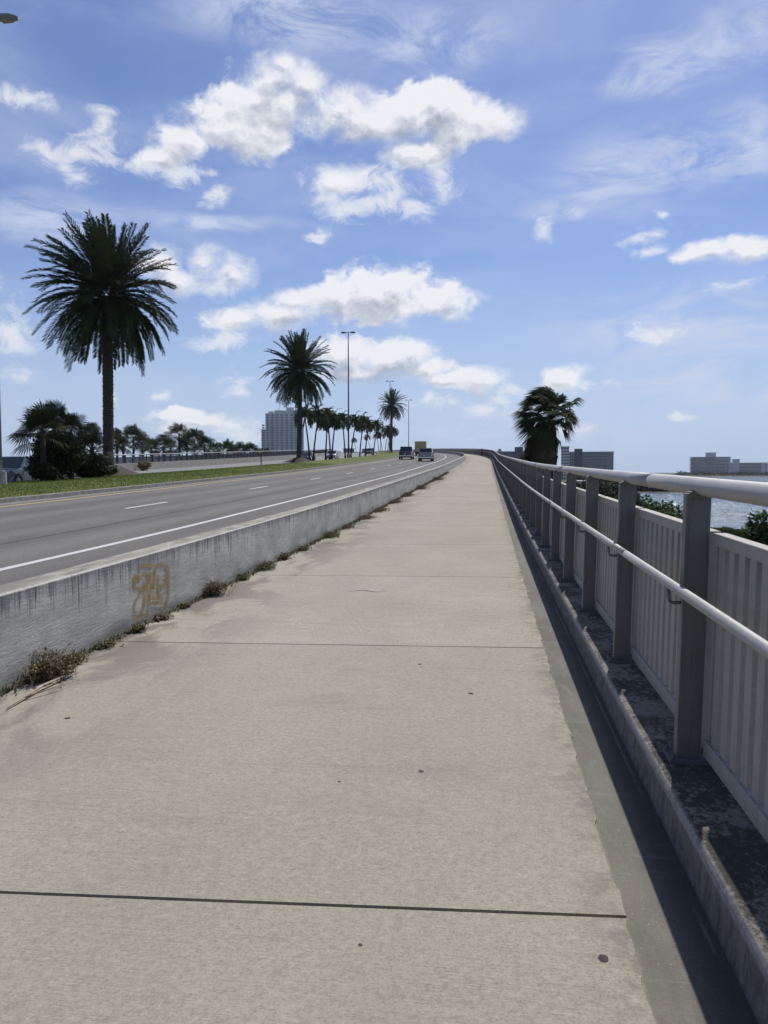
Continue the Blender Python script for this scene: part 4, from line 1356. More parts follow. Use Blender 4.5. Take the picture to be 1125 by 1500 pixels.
# far tree belt
def belt(name, label, x0, x1, Y, h, n, seed, size):
    rg = random.Random(seed); mb = MB()
    for _ in range(n):
        px = rg.uniform(x0, x1); yy = Y * rg.uniform(1.0, 1.12)
        c = (bear(px, yy), yy, -5.2 + h * .4)
        k = rg.uniform(.5, 1.1) * (0.7 + .3 * math.sin(px * .21) + .2 * math.sin(px * .57))
        leafy(mb, c, (h * .9, h * .9, h * k * .75), 26, size, rg, .4)
    return tag(mb.build(name, M['shrub'], None), label, 'trees', kind='stuff')
belt('far_trees', 'dark belt of trees on the point across the water', 840, 1003, 275, 4.2, 240, 9, 1.6)
belt('far_trees', 'distant belt of trees behind the balconied blocks at right', 990, 1240, 1180, 5.5, 160, 10, 3.0)
belt('far_trees', 'distant trees below the high-rise tower', 300, 500, 820, 9, 90, 12, 4.0)

# ================================================================== LAMP POSTS
def lamp_post(base, H, label, arm=1.1, mat='pole', rz_=0.0):
    root = empty('street_lamp', base, rz_); tag(root, label, 'lamp post', 'twin lamp posts down the median')
    mb = MB(); mb.tube([(0, 0, .5), (0, 0, H * .5), (0, 0, H)], [.13, .105, .075], 12)
    kid(root, mb.build('pole', M[mat], root, smooth=True))
    mb = MB(); mb.tube([(0, 0, -.3), (0, 0, .62)], [.30, .28], 12); mb.tube([(0, 0, .62), (0, 0, .68)], [.2, .2], 10)
    kid(root, mb.build('concrete_base', M['pale_conc'], root))
    mb = MB(); mb.tube([(-arm * .55, 0, H - .05), (0, 0, H + .02), (arm * .55, 0, H - .05)], .035, 6)
    kid(root, mb.build('arm', M[mat], root, smooth=True))
    for s in (-1, 1):
        mb = MB(); n = 10
        sec = []
        for (x, hw, z0, z1) in ((.30, .07, -.04, .05), (.42, .16, -.08, .11), (.62, .24, -.10, .17), (.90, .24, -.10, .15), (1.12, .15, -.08, .07), (1.20, .06, -.05, .02)):
            row = []
            for k in range(n):
                t_ = 2 * math.pi * k / n
                zz = math.sin(t_); row.append(mb.vert((s * x * arm / 1.1, math.cos(t_) * hw, H - .02 + (z1 * zz if zz > 0 else -z0 * zz))))
            sec.append(row)
        for a, b_ in zip(sec, sec[1:]):
            for k in range(n): mb.face((a[k], a[(k+1) % n], b_[(k+1) % n], b_[k]))
        mb.face(sec[0]); mb.face(sec[-1][::-1])
        hd = kid(root, mb.build('lamp_head', M[mat], root, smooth=True))
        ml = MB(); ml.box(s * .55 * arm / 1.1 if s > 0 else -.95 * arm / 1.1, .95 * arm / 1.1 if s > 0 else -.55 * arm / 1.1, -.15, .15, H - .135, H - .105)
        kid(hd, ml.build('lens', M['lens'], hd))
    return root
q = ground_at(-2.0, -20.3, .38, 18)
lamp_post(q, 19.0, 'nearest lamp post, cut by the left edge, lamp head in the top left corner', mat='pole_grey', arm=1.25)
q = ground_at(510.5, -21.8, .40, 60); lamp_post(q, (zat(487, 510, q.y) - q.z), 'tall twin lamp post standing among the small palms right of the tower')
q = ground_at(588.5, -20.8, .35, 60); lamp_post(q, (zat(558, 587, q.y) - q.z), 'twin lamp post rising through the farthest date palm')
q = ground_at(599.0, -20.8, .35, 60); q = P(-19.5, 262, .3); q.x = bear(598.5, 262); lamp_post(q, (zat(586, 598, q.y) - q.z), 'twin lamp post just right of the farthest date palm')
q = Vector((bear(557.5, 330), 330, prof(330))); lamp_post(q, (zat(613, 557, q.y) - q.z), 'faint distant lamp post above the row of small palms', mat='pole_grey')

# marker stake and small reflectors
q = ground_at(383, -23.3, .1, 40)
root = empty('marker_post', q); tag(root, 'thin brown marker post at the back edge of the median grass', 'post')
mb = MB(); mb.box(-.05, .05, -.03, .03, -.2, 1.5); kid(root, mb.build('stake', M['dead_leaf'], root))
mb = MB(); mb.box(-.055, .055, -.036, -.031, 1.2, 1.42); kid(root, mb.build('reflector', M['trim'], root))

# ================================================================== BUILDINGS
def windows(root, rects, mat, depth=.12):
    """rects: (x0, x1, z0, z1, y) on the face looking to -Y of the building's own frame"""
    stuff = MB()
    for i, (x0, x1, z0, z1, y) in enumerate(rects):
        if i < 100:
            m_ = MB(); m_.box(x0, x1, y - depth, y + .3, z0, z1); kid(root, m_.build('window', mat, root))
        else: stuff.box(x0, x1, y - depth, y + .3, z0, z1)
    if stuff.v:
        o = kid(root, stuff.build('window', mat, root)); o['kind'] = 'stuff'
def facing(px, Y):
    x = bear(px, Y); return Vector((x, Y, -5.2)), -math.atan2(x, Y)
# high-rise tower at left
def tower():
    Y = 900.0
    c, rz_ = facing(424, Y)
    D = c.xy.length
    s = D / F_PX * math.cos(math.atan2(c.x, c.y) + YAW) ** -0  # metres per px
    r = empty('highrise_tower', c, rz_); tag(r, 'tall pale grey apartment tower with stepped roof behind the middle date palm', 'building')
    u = lambda px: (px - 424) * s
    top = lambda py: (693.5 - py) * s
    D0 = 18
    wall = MB()
    wall.box(u(390), u(403), 0, D0, 0, top(602)); wall.box(u(403), u(436), -2, D0 + 1, 0, top(598)); wall.box(u(436), u(445), 1, D0, 0, top(618))
    wall.box(u(384), u(390), 1.5, D0 - 2, 0, top(625))
    kid(r, wall.build('wall', M['bld_beige'], r))
    rf = MB(); rf.box(u(420), u(431), 2, 12, top(598), top(593)); rf.box(u(394), u(402), 3, 10, top(601), top(599))
    kid(r, rf.build('roof_house', M['bld_beige'], r))
    rb_ = MB()
    for px in (396.6, 403.4, 410, 417, 424, 431):
        rb_.box(u(px) - .5, u(px) + .5, -2.7, 0, 0, top(612))
    kid(r, rb_.build('pilasters', M['bld_white'], r))
    rect = []
    fl = (top(601) - 4) / 24
    for k in range(24):
        z = 3 + fl * k
        for px, w, yb in ((393.2, 2.6, 0), (399.8, 2.8, 0), (406.7, 3.2, -2), (413.5, 3.6, -2), (420.5, 3.6, -2), (427.5, 3.6, -2), (433.6, 2.6, -2)):
            rect.append((u(px - w / 2), u(px + w / 2), z, z + fl * .62, yb))
        if z < top(620):
            for px, w in ((387, 3.4),): rect.append((u(px - w / 2), u(px + w / 2), z, z + fl * .62, 1.5))
            for px, w in ((438.6, 2.2), (442.4, 2.2)): rect.append((u(px - w / 2), u(px + w / 2), z, z + fl * .62, 1))
    rect.sort(key=lambda q: -q[2])
    windows(r, rect, M['win'])
tower()
def block(name, px0, px1, ptop, Y, label, wallmat, floors, cols, depth=16, rot=0.0, boxes=(), solid=(), balc=None, winmat='win', wfrac=.72, hfrac=.55):
    pc = (px0 + px1) / 2
    c, rz_ = facing(pc, Y); s = c.xy.length / F_PX
    r = empty(name, c, rz_ + rot); tag(r, label, 'building')
    u = lambda px: (px - pc) * s
    top = lambda py: (690 - py) * s + (CAM_H + 5.2)
    H = top(ptop); W = u(px1) - u(px0)
    m_ = MB(); m_.box(u(px0), u(px1), 0, depth, 0, H); kid(r, m_.build('wall', M[wallmat], r))
    for (a, b_, t_, mt) in boxes:
        m2 = MB(); m2.box(u(a), u(b_), -1.0, depth * .6, 0 if t_ > ptop + 100 else H * .0, top(t_)); kid(r, m2.build('stair_tower', M[mt], r))
    fl = H / floors; rect = []
    for k in range(floors):
        z = fl * k + fl * .25
        for j in range(cols):
            x0 = u(px0) + W * j / cols + W / cols * (1 - wfrac) / 2; x1 = x0 + W / cols * wfrac
            pxm = px0 + (px1 - px0) * (j + .5) / cols
            if any(a <= pxm <= b2_ for a, b2_ in solid): continue
            rect.append((x0, x1, z, z + fl * hfrac, 0))
    rect.sort(key=lambda q: -q[2])
    windows(r, rect, M[winmat])
    if balc:
        for k in range(1, floors):
            m3 = MB(); z = fl * k
            for (a, b_) in balc: m3.box(u(a), u(b_), -1.8, 0.5, z - .15, z + .10); m3.box(u(a), u(b_), -1.8, -1.6, z + .1, z + .8)
            kid(r, m3.build('balcony', M['bld_white'], r))
    m4 = MB(); m4.box(u(px0) - .4, u(px1) + .4, -.5, depth + .4, H, H + .6); kid(r, m4.build('roof', M['bld_white'], r))
    return r
block('apartment_block', 833, 896, 663.5, 700, 'wide grey slab block with window grid and blank right end beside the windblown palm', 'bld_grey', 9, 22, boxes=((842.5, 853.5, 658.5, 'bld_dark'),), solid=((842, 855), (886, 897)), hfrac=.5, wfrac=.6)
block('pale_tower', 822, 833, 656, 620, 'narrow pale block with small windows squeezed between the windblown palm and the slab block', 'bld_beige', 11, 3, depth=12)
r = block('long_block', 727, 765, 662.5, 640, 'low dark block with a round roof tank left of the windblown palm', 'bld_dark', 7, 12, depth=14, boxes=((753.5, 765, 655.5, 'bld_dark'),), solid=((752, 766),), winmat='win')
sk_ = 640 / F_PX
mt_ = MB(); xx = (732 - 746) * sk_ * 1.0
hz_ = (690 - 662.5) * sk_ + CAM_H + 5.2
mt_.tube([(xx, 5, hz_ + .5), (xx, 5, hz_ + 2.6)], 1.1, 12)
kid(r, mt_.build('roof_tank', M['bld_grey'], r))
m5 = MB(); m5.box((729 - 746) * sk_, (735 - 746) * sk_, 2, 9, hz_ + .58, hz_ + 1.3); kid(r, m5.build('roof_house', M['bld_grey'], r))
def balcony_block(name, px0, px1, ptop, Y, floors, label, solids, head, wallmat='bld_grey', left=True, right=True, depth=18):
    pc = (px0 + px1) / 2
    c, rz_ = facing(pc, Y); s = c.xy.length / F_PX
    r = empty(name, c, rz_); tag(r, label, 'building')
    u = lambda px: (px - pc) * s
    top = lambda py: (690 - py) * s + (CAM_H + 5.2)
    H = top(ptop)
    m_ = MB(); m_.box(u(px0 + 1.5), u(px1 - 1.5), 0, depth, 0, H - 1.0); kid(r, m_.build('wall', M['bld_dark'], r))
    for (a, b_) in solids:
        m2 = MB(); m2.box(u(a), u(b_), -2.2, 1, 0, H - .2); kid(r, m2.build('wall_panel', M[wallmat], r))
    fl = H / floors
    for k in range(1, floors + 1):
        z = fl * k
        m3 = MB(); m3.box(u(px0), u(px1), -2.0, depth + .5, z - .45, z); m3.box(u(px0), u(px1), -2.0, -1.85, z, z + (.55 if k < floors else .2))
        kid(r, m3.build('balcony', M['bld_white'], r))
    a, b_, t_ = head
    m4 = MB(); m4.box(u(a), u(b_), 2, 10, H, top(t_)); m4.box(u(a) - .8, u(b_) + .8, 1, 11, top(t_), top(t_) + .5); kid(r, m4.build('roof_house', M['bld_white'], r))
    rect = []
    for k in range(floors):
        for j in range(10):
            x0 = u(px0 + 3) + (u(px1 - 3) - u(px0 + 3)) * j / 10
            rect.append((x0 + .4, x0 + (u(px1) - u(px0)) / 10 - .9, fl * k + .8, fl * k + fl * .75, -.05))
    rect.sort(key=lambda q: -q[2])
    windows(r, rect, M['win'], .08)
    return r
balcony_block('balcony_block', 1014, 1066, 671, 1350, 13, 'taller dark block with stacked balconies and a raised roof house beyond the water', [(1019, 1029), (1033.5, 1043)], (1034, 1047, 665.5))
balcony_block('balcony_block', 1067, 1120, 679, 1300, 9, 'lower white block with long balconies, right of the dark balconied one', [(1072, 1085), (1111, 1116)], (1076, 1085, 674.5), wallmat='bld_white')
r = block('low_hall', 833, 858, 709, 130, 'low white-roofed shed seen through the railing gap below the slab block', 'bld_white', 1, 4, depth=7, solid=((0, 2000),))
block('distant_block', 503, 519, 657.5, 900, 'low distant building on the horizon right of the tall lamp post', 'bld_dark', 4, 6, depth=12)

# white dock roof on posts at the shore
q = Vector((bear(886, 150), 150, 0)); 
root = empty('boat_dock', (q.x, 150, WATER_Z)); tag(root, 'white roofed boat lift on thin posts by the water', 'dock')
zt = zat(719, 886, 150) - WATER_Z
mb = MB(); mb.box(-1.4, 1.1, -1.2, 1.2, zt - .12, zt); kid(root, mb.build('roof', M['bld_white'], root))
for sx in (-1.3, 1.0):
    for sy in (-1.1, 1.1):
        mb = MB(); mb.box(sx - .05, sx + .05, sy - .05, sy + .05, -1, zt - .12); kid(root, mb.build('leg', M['pole_grey'], root))
mb = MB(); mb.box(-1.5, 1.2, -1.3, 1.3, 1.3, 1.45); kid(root, mb.build('deck', M['bark'], root))
mb = MB()
for k in range(4): mb.tube([(-1.3 + k * .77, -1.15, zt - .9), (-1.3 + k * .77, -1.15, zt - .2)], .04, 5)
kid(root, mb.build('braces', M['pole_grey'], root))

# ================================================================== VEHICLES
def wheel_at(root, x, y, r, w):
    s = 1 if x > 0 else -1
    mb = MB(); n = 20
    mb.tube([(x - s * w / 2, y, r), (x + s * w / 2, y, r)], r, n)
    t_ = kid(root, mb.build('wheel', M['tyre'], root, smooth=False, bevel=.03))
    mb = MB(); mb.tube([(x + s * w * .4, y, r), (x + s * (w * .5 + .012), y, r)], r * .62, 14)
    kid(t_, mb.build('rim', M['rim'], t_, bevel=.01))
def vehicle(kind, loc, rz_, paint, label, cat, L=4.7, W=1.9, H=1.75, group=None, name=None):
    """front looks to -Y of its own frame; profile points (y, z)"""
    root = empty(name or kind, loc, rz_); tag(root, label, cat, group)
    r = .36 if kind != 'box_truck' else .45
    yf, yb = -L * .5 + .92, L * .5 - .98
    def arch(yc, rr):
        return [(yc + rr * math.cos(a), .30 + max(0, rr * math.sin(a) + .08)) for a in [math.pi * k / 8 for k in range(9)]]
    belt_ = .98 if kind != 'sedan' else .90
    bot = .30
    low = [(-L/2 + .08, bot)]
    pts = [(-L/2 + .05, .42), (-L/2, .62)]
    if kind == 'suv':
        up_ = [(-L/2, .62), (-L/2 + .06, .92), (-L/2 + .30, 1.02), (-L/2 + 1.25, 1.10), (-L/2 + 1.95, H - .04), (-L/2 + 2.5, H), (L/2 - .75, H - .03), (L/2 - .22, 1.12), (L/2 - .05, .95), (L/2, .6), (L/2 - .04, bot + .05)]
        glass = dict(ws=((-L/2 + 1.28, 1.12), (-L/2 + 1.93, H - .08)), rear=((L/2 - .70, H - .10), (L/2 - .24, 1.16)))
        side = [[(-L/2 + 1.50, 1.13), (-L/2 + 2.02, H - .12), (-L/2 + 2.60, H - .10), (-L/2 + 2.60, 1.13)], [(-L/2 + 2.68, 1.13), (-L/2 + 2.68, H - .10), (L/2 - 1.35, H - .11), (L/2 - 1.30, 1.13)], [(L/2 - 1.22, 1.13), (L/2 - 1.26, H - .12), (L/2 - .82, H - .16), (L/2 - .48, 1.18)]]
    elif kind == 'sedan':
        up_ = [(-L/2, .55), (-L/2 + .05, .78), (-L/2 + .35, .88), (-L/2 + 1.25, .96), (-L/2 + 2.0, H - .05), (-L/2 + 2.5, H), (L/2 - 1.6, H - .03), (L/2 - .80, 1.03), (L/2 - .12, .98), (L/2, .65), (L/2 - .04, bot + .05)]
        glass = dict(ws=((-L/2 + 1.30, .99), (-L/2 + 1.97, H - .07)), rear=((L/2 - 1.52, H - .08), (L/2 - .86, 1.06)))
        side = [[(-L/2 + 1.5, .99), (-L/2 + 2.05, H - .11), (-L/2 + 2.55, H - .08), (-L/2 + 2.55, .99)], [(-L/2 + 2.62, .99), (-L/2 + 2.62, H - .08), (L/2 - 1.65, H - .12), (L/2 - 1.15, 1.02)]]
    elif kind == 'pickup':
        up_ = [(-L/2, .62), (-L/2 + .06, 1.0), (-L/2 + .28, 1.10), (-L/2 + 1.35, 1.17), (-L/2 + 2.0, H - .04), (-L/2 + 2.5, H), (-L/2 + 3.5, H - .02), (-L/2 + 3.75, 1.20), (L/2 - .02, 1.16), (L/2, .6), (L/2 - .04, bot + .1)]
        glass = dict(ws=((-L/2 + 1.40, 1.2), (-L/2 + 1.98, H - .08)), rear=((-L/2 + 3.54, H - .10), (-L/2 + 3.71, 1.26)))
        side = [[(-L/2 + 1.62, 1.2), (-L/2 + 2.1, H - .12), (-L/2 + 2.62, H - .1), (-L/2 + 2.62, 1.2)], [(-L/2 + 2.7, 1.2), (-L/2 + 2.7, H - .1), (-L/2 + 3.42, H - .12), (-L/2 + 3.5, 1.2)]]
    prof_ = low + pts + up_[1:] + [(L/2 - .1, bot)]
    # underside with wheel arches from the rear to the front
    und = [p for p in arch(yb, r + .07)] + [p for p in arch(yf, r + .07)]
    poly = prof_ + und
    def hw(z): return W/2 * (1.0 if z <= belt_ + .05 else 1.0 - .17 * min(1, (z - belt_ - .05) / (H - belt_)))
    mb = MB(); n = len(poly)
    for (y_, z_) in poly:
        fx = 1 - .10 * max(0, (abs(y_) - (L/2 - .5)) / .5) ** 2
        mb.v.append((-hw(z_) * fx, y_, z_))
    for (y_, z_) in poly:
        fx = 1 - .10 * max(0, (abs(y_) - (L/2 - .5)) / .5) ** 2
        mb.v.append((hw(z_) * fx, y_, z_))
    mb.face(list(range(n))); mb.face([n + k for k in range(n)][::-1])
    for k in range(n):
        k2 = (k + 1) % n; mb.face((k, n + k, n + k2, k2))
    body = kid(root, mb.build('body', M[paint], root, bevel=.035))
    # bed opening of the pickup
    if kind == 'pickup':
        m_ = MB(); m_.box(-W/2 + .14, W/2 - .14, -L/2 + 3.85, L/2 - .12, 1.15, 1.185); kid(root, m_.build('bed', M['trim'], root))
    for (a, b_) in (glass['ws'], glass['rear']):
        m_ = MB(); o_ = .012
        dy, dz = b_[0] - a[0], b_[1] - a[1]; l_ = math.hypot(dy, dz); ny, nz = -dz / l_, dy / l_
        if a is glass['rear'][0]: pass
        wa, wb = hw(a[1]) - .10, hw(b_[1]) - .10
        sgn = 1
        if nz < 0: sgn = -1
        ny *= sgn; nz *= sgn
        th = .01
        i0 = len(m_.v)
        for off in (.006, .014):
            m_.v += [(-wa, a[0] + ny * off, a[1] + nz * off), (wa, a[0] + ny * off, a[1] + nz * off), (wb, b_[0] + ny * off, b_[1] + nz * off), (-wb, b_[0] + ny * off, b_[1] + nz * off)]
        for qf in ((0,1,2,3),(7,6,5,4),(0,4,5,1),(1,5,6,2),(2,6,7,3),(3,7,4,0)): m_.face(qf)
        kid(root, m_.build('windscreen' if a is glass['ws'][0] else 'rear_window', M['carglass'], root))
    for s in (-1, 1):
        for wpoly in side:
            m_ = MB(); k_ = len(wpoly)
            for off in (.004, .012):
                for (y_, z_) in wpoly: m_.v.append((s * (hw(z_) + off), y_, z_))
            m_.face(range(k_)); m_.face([k_ + i for i in range(k_)][::-1])
            for i in range(k_): m_.face((i, (i+1) % k_, k_ + (i+1) % k_, k_ + i))
            kid(root, m_.build('side_window', M['carglass'], root))
        m_ = MB(); m_.box(s * (W/2 - .46) - .17, s * (W/2 - .46) + .17, -L/2 - .012, -L/2 + .10, .68, .84); kid(root, m_.build('headlight', M['headlamp'], root, bevel=.02))
        m_ = MB(); m_.box(s * (W/2 - .20) - .11, s * (W/2 - .20) + .11, L/2 - .10, L/2 + .006, .78, 1.02 if kind != 'sedan' else .9); kid(root, m_.build('tail_light', M['redlamp'], root, bevel=.02))
        m_ = MB(); m_.box(s * (W/2 + .02) - .11, s * (W/2 + .02) + .11, -L/2 + 1.55, -L/2 + 1.68, belt_ + .1, belt_ + .28); kid(root, m_.build('mirror', M[paint], root, bevel=.03))
    m_ = MB(); m_.box(-W/2 + .06, W/2 - .06, L/2 - .05, L/2 + .05, .40, .58); kid(root, m_.build('rear_bumper', M['trim'] if kind != 'pickup' else M['chrome'], root, bevel=.03))
    m_ = MB(); m_.box(-W/2 + .06, W/2 - .06, -L/2 - .05, -L/2 + .06, .38, .58); kid(root, m_.build('front_bumper', M['trim'], root, bevel=.03))
    m_ = MB(); m_.box(-.38, .38, -L/2 - .016, -L/2 + .05, .62, .82); kid(root, m_.build('grille', M['trim'], root))
    m_ = MB(); m_.box(-.16, .16, L/2 + .008, L/2 + .03, .66, .80); kid(root, m_.build('number_plate', M['plate'], root))
    for y_ in (yf, yb):
        for s in (-1, 1): wheel_at(root, s * (W/2 - .12), y_, r, .23)
    return root
def heading(Y):  # rotation of the road at Y
    return math.atan2(0 if Y < 110 else 2 * (Y - 110) / 1800.0, 1)
AW = 'cars going away up the right-hand carriageway'; CM = 'cars coming on the opposite carriageway'
def away(X, Y, dz=0):
    p = P(X, Y, rz(X) + dz); return p, math.pi + heading(Y)
def coming(X, Y): return P(X, Y, ZO), heading(Y)
l, a = away(-8.7, 111.0); vehicle('pickup', l, a, 'car_pewter', 'grey pickup truck in the right lane beside the white edge line', 'pickup truck', 5.3, 1.98, 1.88, AW)
l, a = away(-12.5, 121.0); vehicle('pickup', l, a, 'car_navy', 'dark navy pickup truck in the left lane, nearest the median grass', 'pickup truck', 5.4, 2.05, 2.0, AW)
l, a = away(-12.4, 200.0); vehicle('suv', l, a, 'car_silver', 'silver car farthest up the road at the bend', 'car', 4.6, 1.9, 1.7, AW)
l, a = away(-12.6, 225.0); vehicle('suv', l, a, 'car_white', 'pale car mostly hidden behind the grey pickup and the yellow truck', 'car', 4.6, 1.9, 1.7, AW)
# box truck
l, a = away(-12.4, 166.0)
root = empty('box_truck', l, a); tag(root, 'yellow box truck ahead of the two pickups', 'truck', AW)
mb = MB(); mb.box(-1.22, 1.22, -1.6, 3.4, .75, 2.95); kid(root, mb.build('cargo_box', M['truck_yellow'], root, bevel=.05))
mb = MB()
for s in (-1, 1): mb.box(s * .60 - .56, s * .60 + .56, 3.40, 3.43, .85, 2.80)
kid(root, mb.build('rear_doors', M['truck_yellow'], root, bevel=.01))
mb = MB(); mb.box(-.012, .012, 3.43, 3.46, .85, 2.80); mb.box(-.55, .55, 3.43, 3.46, 1.7, 1.74); kid(root, mb.build('door_bar', M['trim'], root))
mb = MB(); mb.box(-1.1, 1.1, -3.5, -1.62, .5, 2.25); cab = kid(root, mb.build('cab', M['truck_yellow'], root, bevel=.12))
mb = MB(); mb.box(-.95, .95, -3.53, -3.49, 1.45, 2.1); kid(root, mb.build('windscreen', M['carglass'], root))
mb = MB(); mb.box(-1.0, 1.0, -3.0, 3.3, .45, .74); kid(root, mb.build('chassis', M['trim'], root))
for s in (-1, 1):
    mb = MB(); mb.box(s * 1.0 - .12, s * 1.0 + .12, 3.35, 3.45, .55, .70); kid(root, mb.build('tail_light', M['redlamp'], root))
    for y_ in (-2.6, 2.2): wheel_at(root, s * 1.02, y_, .45, .28)
# opposite carriageway
q, a = coming(-27.6, 42.6)
vehicle('suv', q, a, 'car_grey', 'grey sport utility car at the left edge, half hidden behind the dark shrub mass', 'car', 4.8, 1.92, 1.85, CM)
def opp(px, X, kind, paint, lab, **kw):
    q = ground_at(px, X, ZO, 60); vehicle(kind, q, heading(q.y), paint, lab, 'car', group=CM, **kw)
opp(451, -29.0, 'sedan', 'car_black', 'black car coming down just right of the middle date palm trunk', L=4.6, W=1.9, H=1.6)
opp(487, -27.6, 'suv', 'car_white', 'white car coming down between the small palms and the tall lamp post', L=4.7, W=1.95, H=1.8)
opp(534, -28.5, 'suv', 'car_navy', 'dark car coming down left of the blue car', L=4.7, W=1.95, H=1.75)
opp(549, -26.8, 'suv', 'car_blue', 'bright blue car coming down behind the small palms', L=4.8, W=2.0, H=1.95)
opp(571, -27.0, 'suv', 'car_black', 'far dark car behind the last small palms of the row', L=4.7, W=1.95, H=1.9)

# ================================================================== PERSON
def skin_mesh(name, verts, edges, radii, mat, parent, root_i=0, sub=2):
    me = bpy.data.meshes.new(name); me.from_pydata(verts, edges, []); me.materials.append(mat)
    o = bpy.data.objects.new(name, me); COL.objects.link(o)
    if parent: o.parent = parent
    sm = o.modifiers.new('skin', 'SKIN'); sm.use_smooth_shade = True
    for i, d_ in enumerate(me.skin_vertices[0].data):
        rr = radii[i]; d_.radius = (rr, rr) if not isinstance(rr, tuple) else rr; d_.use_root = (i == root_i)
    s2 = o.modifiers.new('sub', 'SUBSURF'); s2.levels = sub; s2.render_levels = sub
    return o
pp = P(-.55, 160, 0); pp.x = bear(706, 160) + 0.0
pr = empty('person', pp, 0.15)
bv = [(0,0,.95),(0,0,1.12),(0,0,1.30),(0,.01,1.44),(0,.0,1.53),(0,-.01,1.62),(0,-.01,1.72),
      (-.17,0,1.42),(-.24,.02,1.16),(-.22,-.10,.95),(-.21,-.15,.88),
      (.17,0,1.42),(.24,-.02,1.16),(.22,.08,.94),(.21,.10,.86),
      (-.10,0,.90),(-.12,-.10,.50),(-.12,.03,.10),(-.12,-.12,.04),
      (.10,0,.90),(.12,.12,.50),(.12,.22,.12),(.12,.10,.05)]
be = [(0,1),(1,2),(2,3),(3,4),(4,5),(5,6),(3,7),(7,8),(8,9),(9,10),(3,11),(11,12),(12,13),(13,14),(0,15),(15,16),(16,17),(17,18),(0,19),(19,20),(20,21),(21,22)]
brd = [(.15,.11),(.13,.10),(.16,.11),(.12,.09),.055,(.085,.10),(.07,.085),.06,.045,.035,.03,.06,.045,.035,.03,.10,.065,.045,.04,.10,.065,.045,.04]
tag(pr, 'person in dark clothes walking on the path far ahead beside the railing', 'person')
skin_mesh('body', bv, be, brd, M['skin'], pr)
tv = [(0,0,.98),(0,0,1.14),(0,0,1.30),(0,.01,1.43),(-.18,0,1.41),(-.235,.02,1.18),(.18,0,1.41),(.235,-.02,1.18)]
skin_mesh('shirt', tv, [(0,1),(1,2),(2,3),(3,4),(4,5),(3,6),(6,7)], [(.17,.13),(.155,.12),(.18,.13),(.13,.11),.08,.062,.08,.062], M['cloth_dark'], pr)
tv = [(0,0,.99),(-.10,0,.88),(-.12,-.10,.50),(-.12,.02,.14),(.10,0,.88),(.12,.12,.50),(.12,.21,.16)]
skin_mesh('trousers', tv, [(0,1),(1,2),(2,3),(0,4),(4,5),(5,6)], [(.165,.13),.125,.085,.065,.125,.085,.065], M['cloth_black'], pr)
skin_mesh('hair', [(0,.02,1.66),(0,.02,1.76)], [(0,1)], [(.09,.105),(.07,.085)], M['hair'], pr)

# ================================================================== WEEDS AND DEBRIS AT THE BARRIER FOOT
def weed(px, py, w, h, dry, label, seed, along=1.0):
    rg = random.Random(seed)
    p = onX(px, py, -3.28); y = p.y
    base = P(-3.28, y, 0)
    root = empty('weed_clump', base); tag(root, label, 'weeds', 'weed clumps along the barrier foot')
    lf = MB(); st = MB(); sd_ = MB()
    w *= .9; h *= (.85 if seed < 911 else .6)
    n = int(300 * w / .3)
    for _ in range(int(n * 1.0)):
        ox = abs(rg.gauss(0, .45)) * w * .8 - .02; oy = rg.gauss(0, .36) * w * along
        q = Vector((ox, oy, 0)); a = rg.uniform(0, 6.28)
        hh = h * rg.uniform(.25, 1.0) * max(.25, 1 - (oy / (w * along * 1.3)) ** 2)
        tip = q + Vector((math.cos(a) * hh * .5 + hh * .2, math.sin(a) * hh * .5, hh))
        if base.x + tip.x < -3.31: tip.x = -3.31 - base.x
        st.tube([q, q.lerp(tip, .55) + Vector((0, 0, hh * .12)), tip], [.0022, .0018, .001], 3, cap=False)
        for k in range(5):
            c = q.lerp(tip, rg.uniform(.1, 1)); a2 = rg.uniform(0, 6.28); e = rg.uniform(-.2, 1.0); L = rg.uniform(.012, .034) * (1 + h)
            d_ = Vector((math.cos(a2) * math.cos(e), math.sin(a2) * math.cos(e), math.sin(e))); sdv = d_.cross(Vector((0, 0, 1))).normalized() * L * .28
            if base.x + c.x + d_.x * L < -3.33: d_.x = abs(d_.x)
            lf.quad(c, c + d_ * L * .5 + sdv, c + d_ * L, c + d_ * L * .5 - sdv)
        if rg.random() < dry * .45:
            sd_.tube([tip - Vector((0, 0, .006)), tip + Vector((0, 0, .006))], .0055, 5)
    kid(root, st.build('stems', M['weed_dry'], root)); kid(root, lf.build('leaves', M['weed' if seed in (903, 908, 911, 907) else 'weed_mix'], root))
    if sd_.v: kid(root, sd_.build('seed_heads', M['seed'], root))
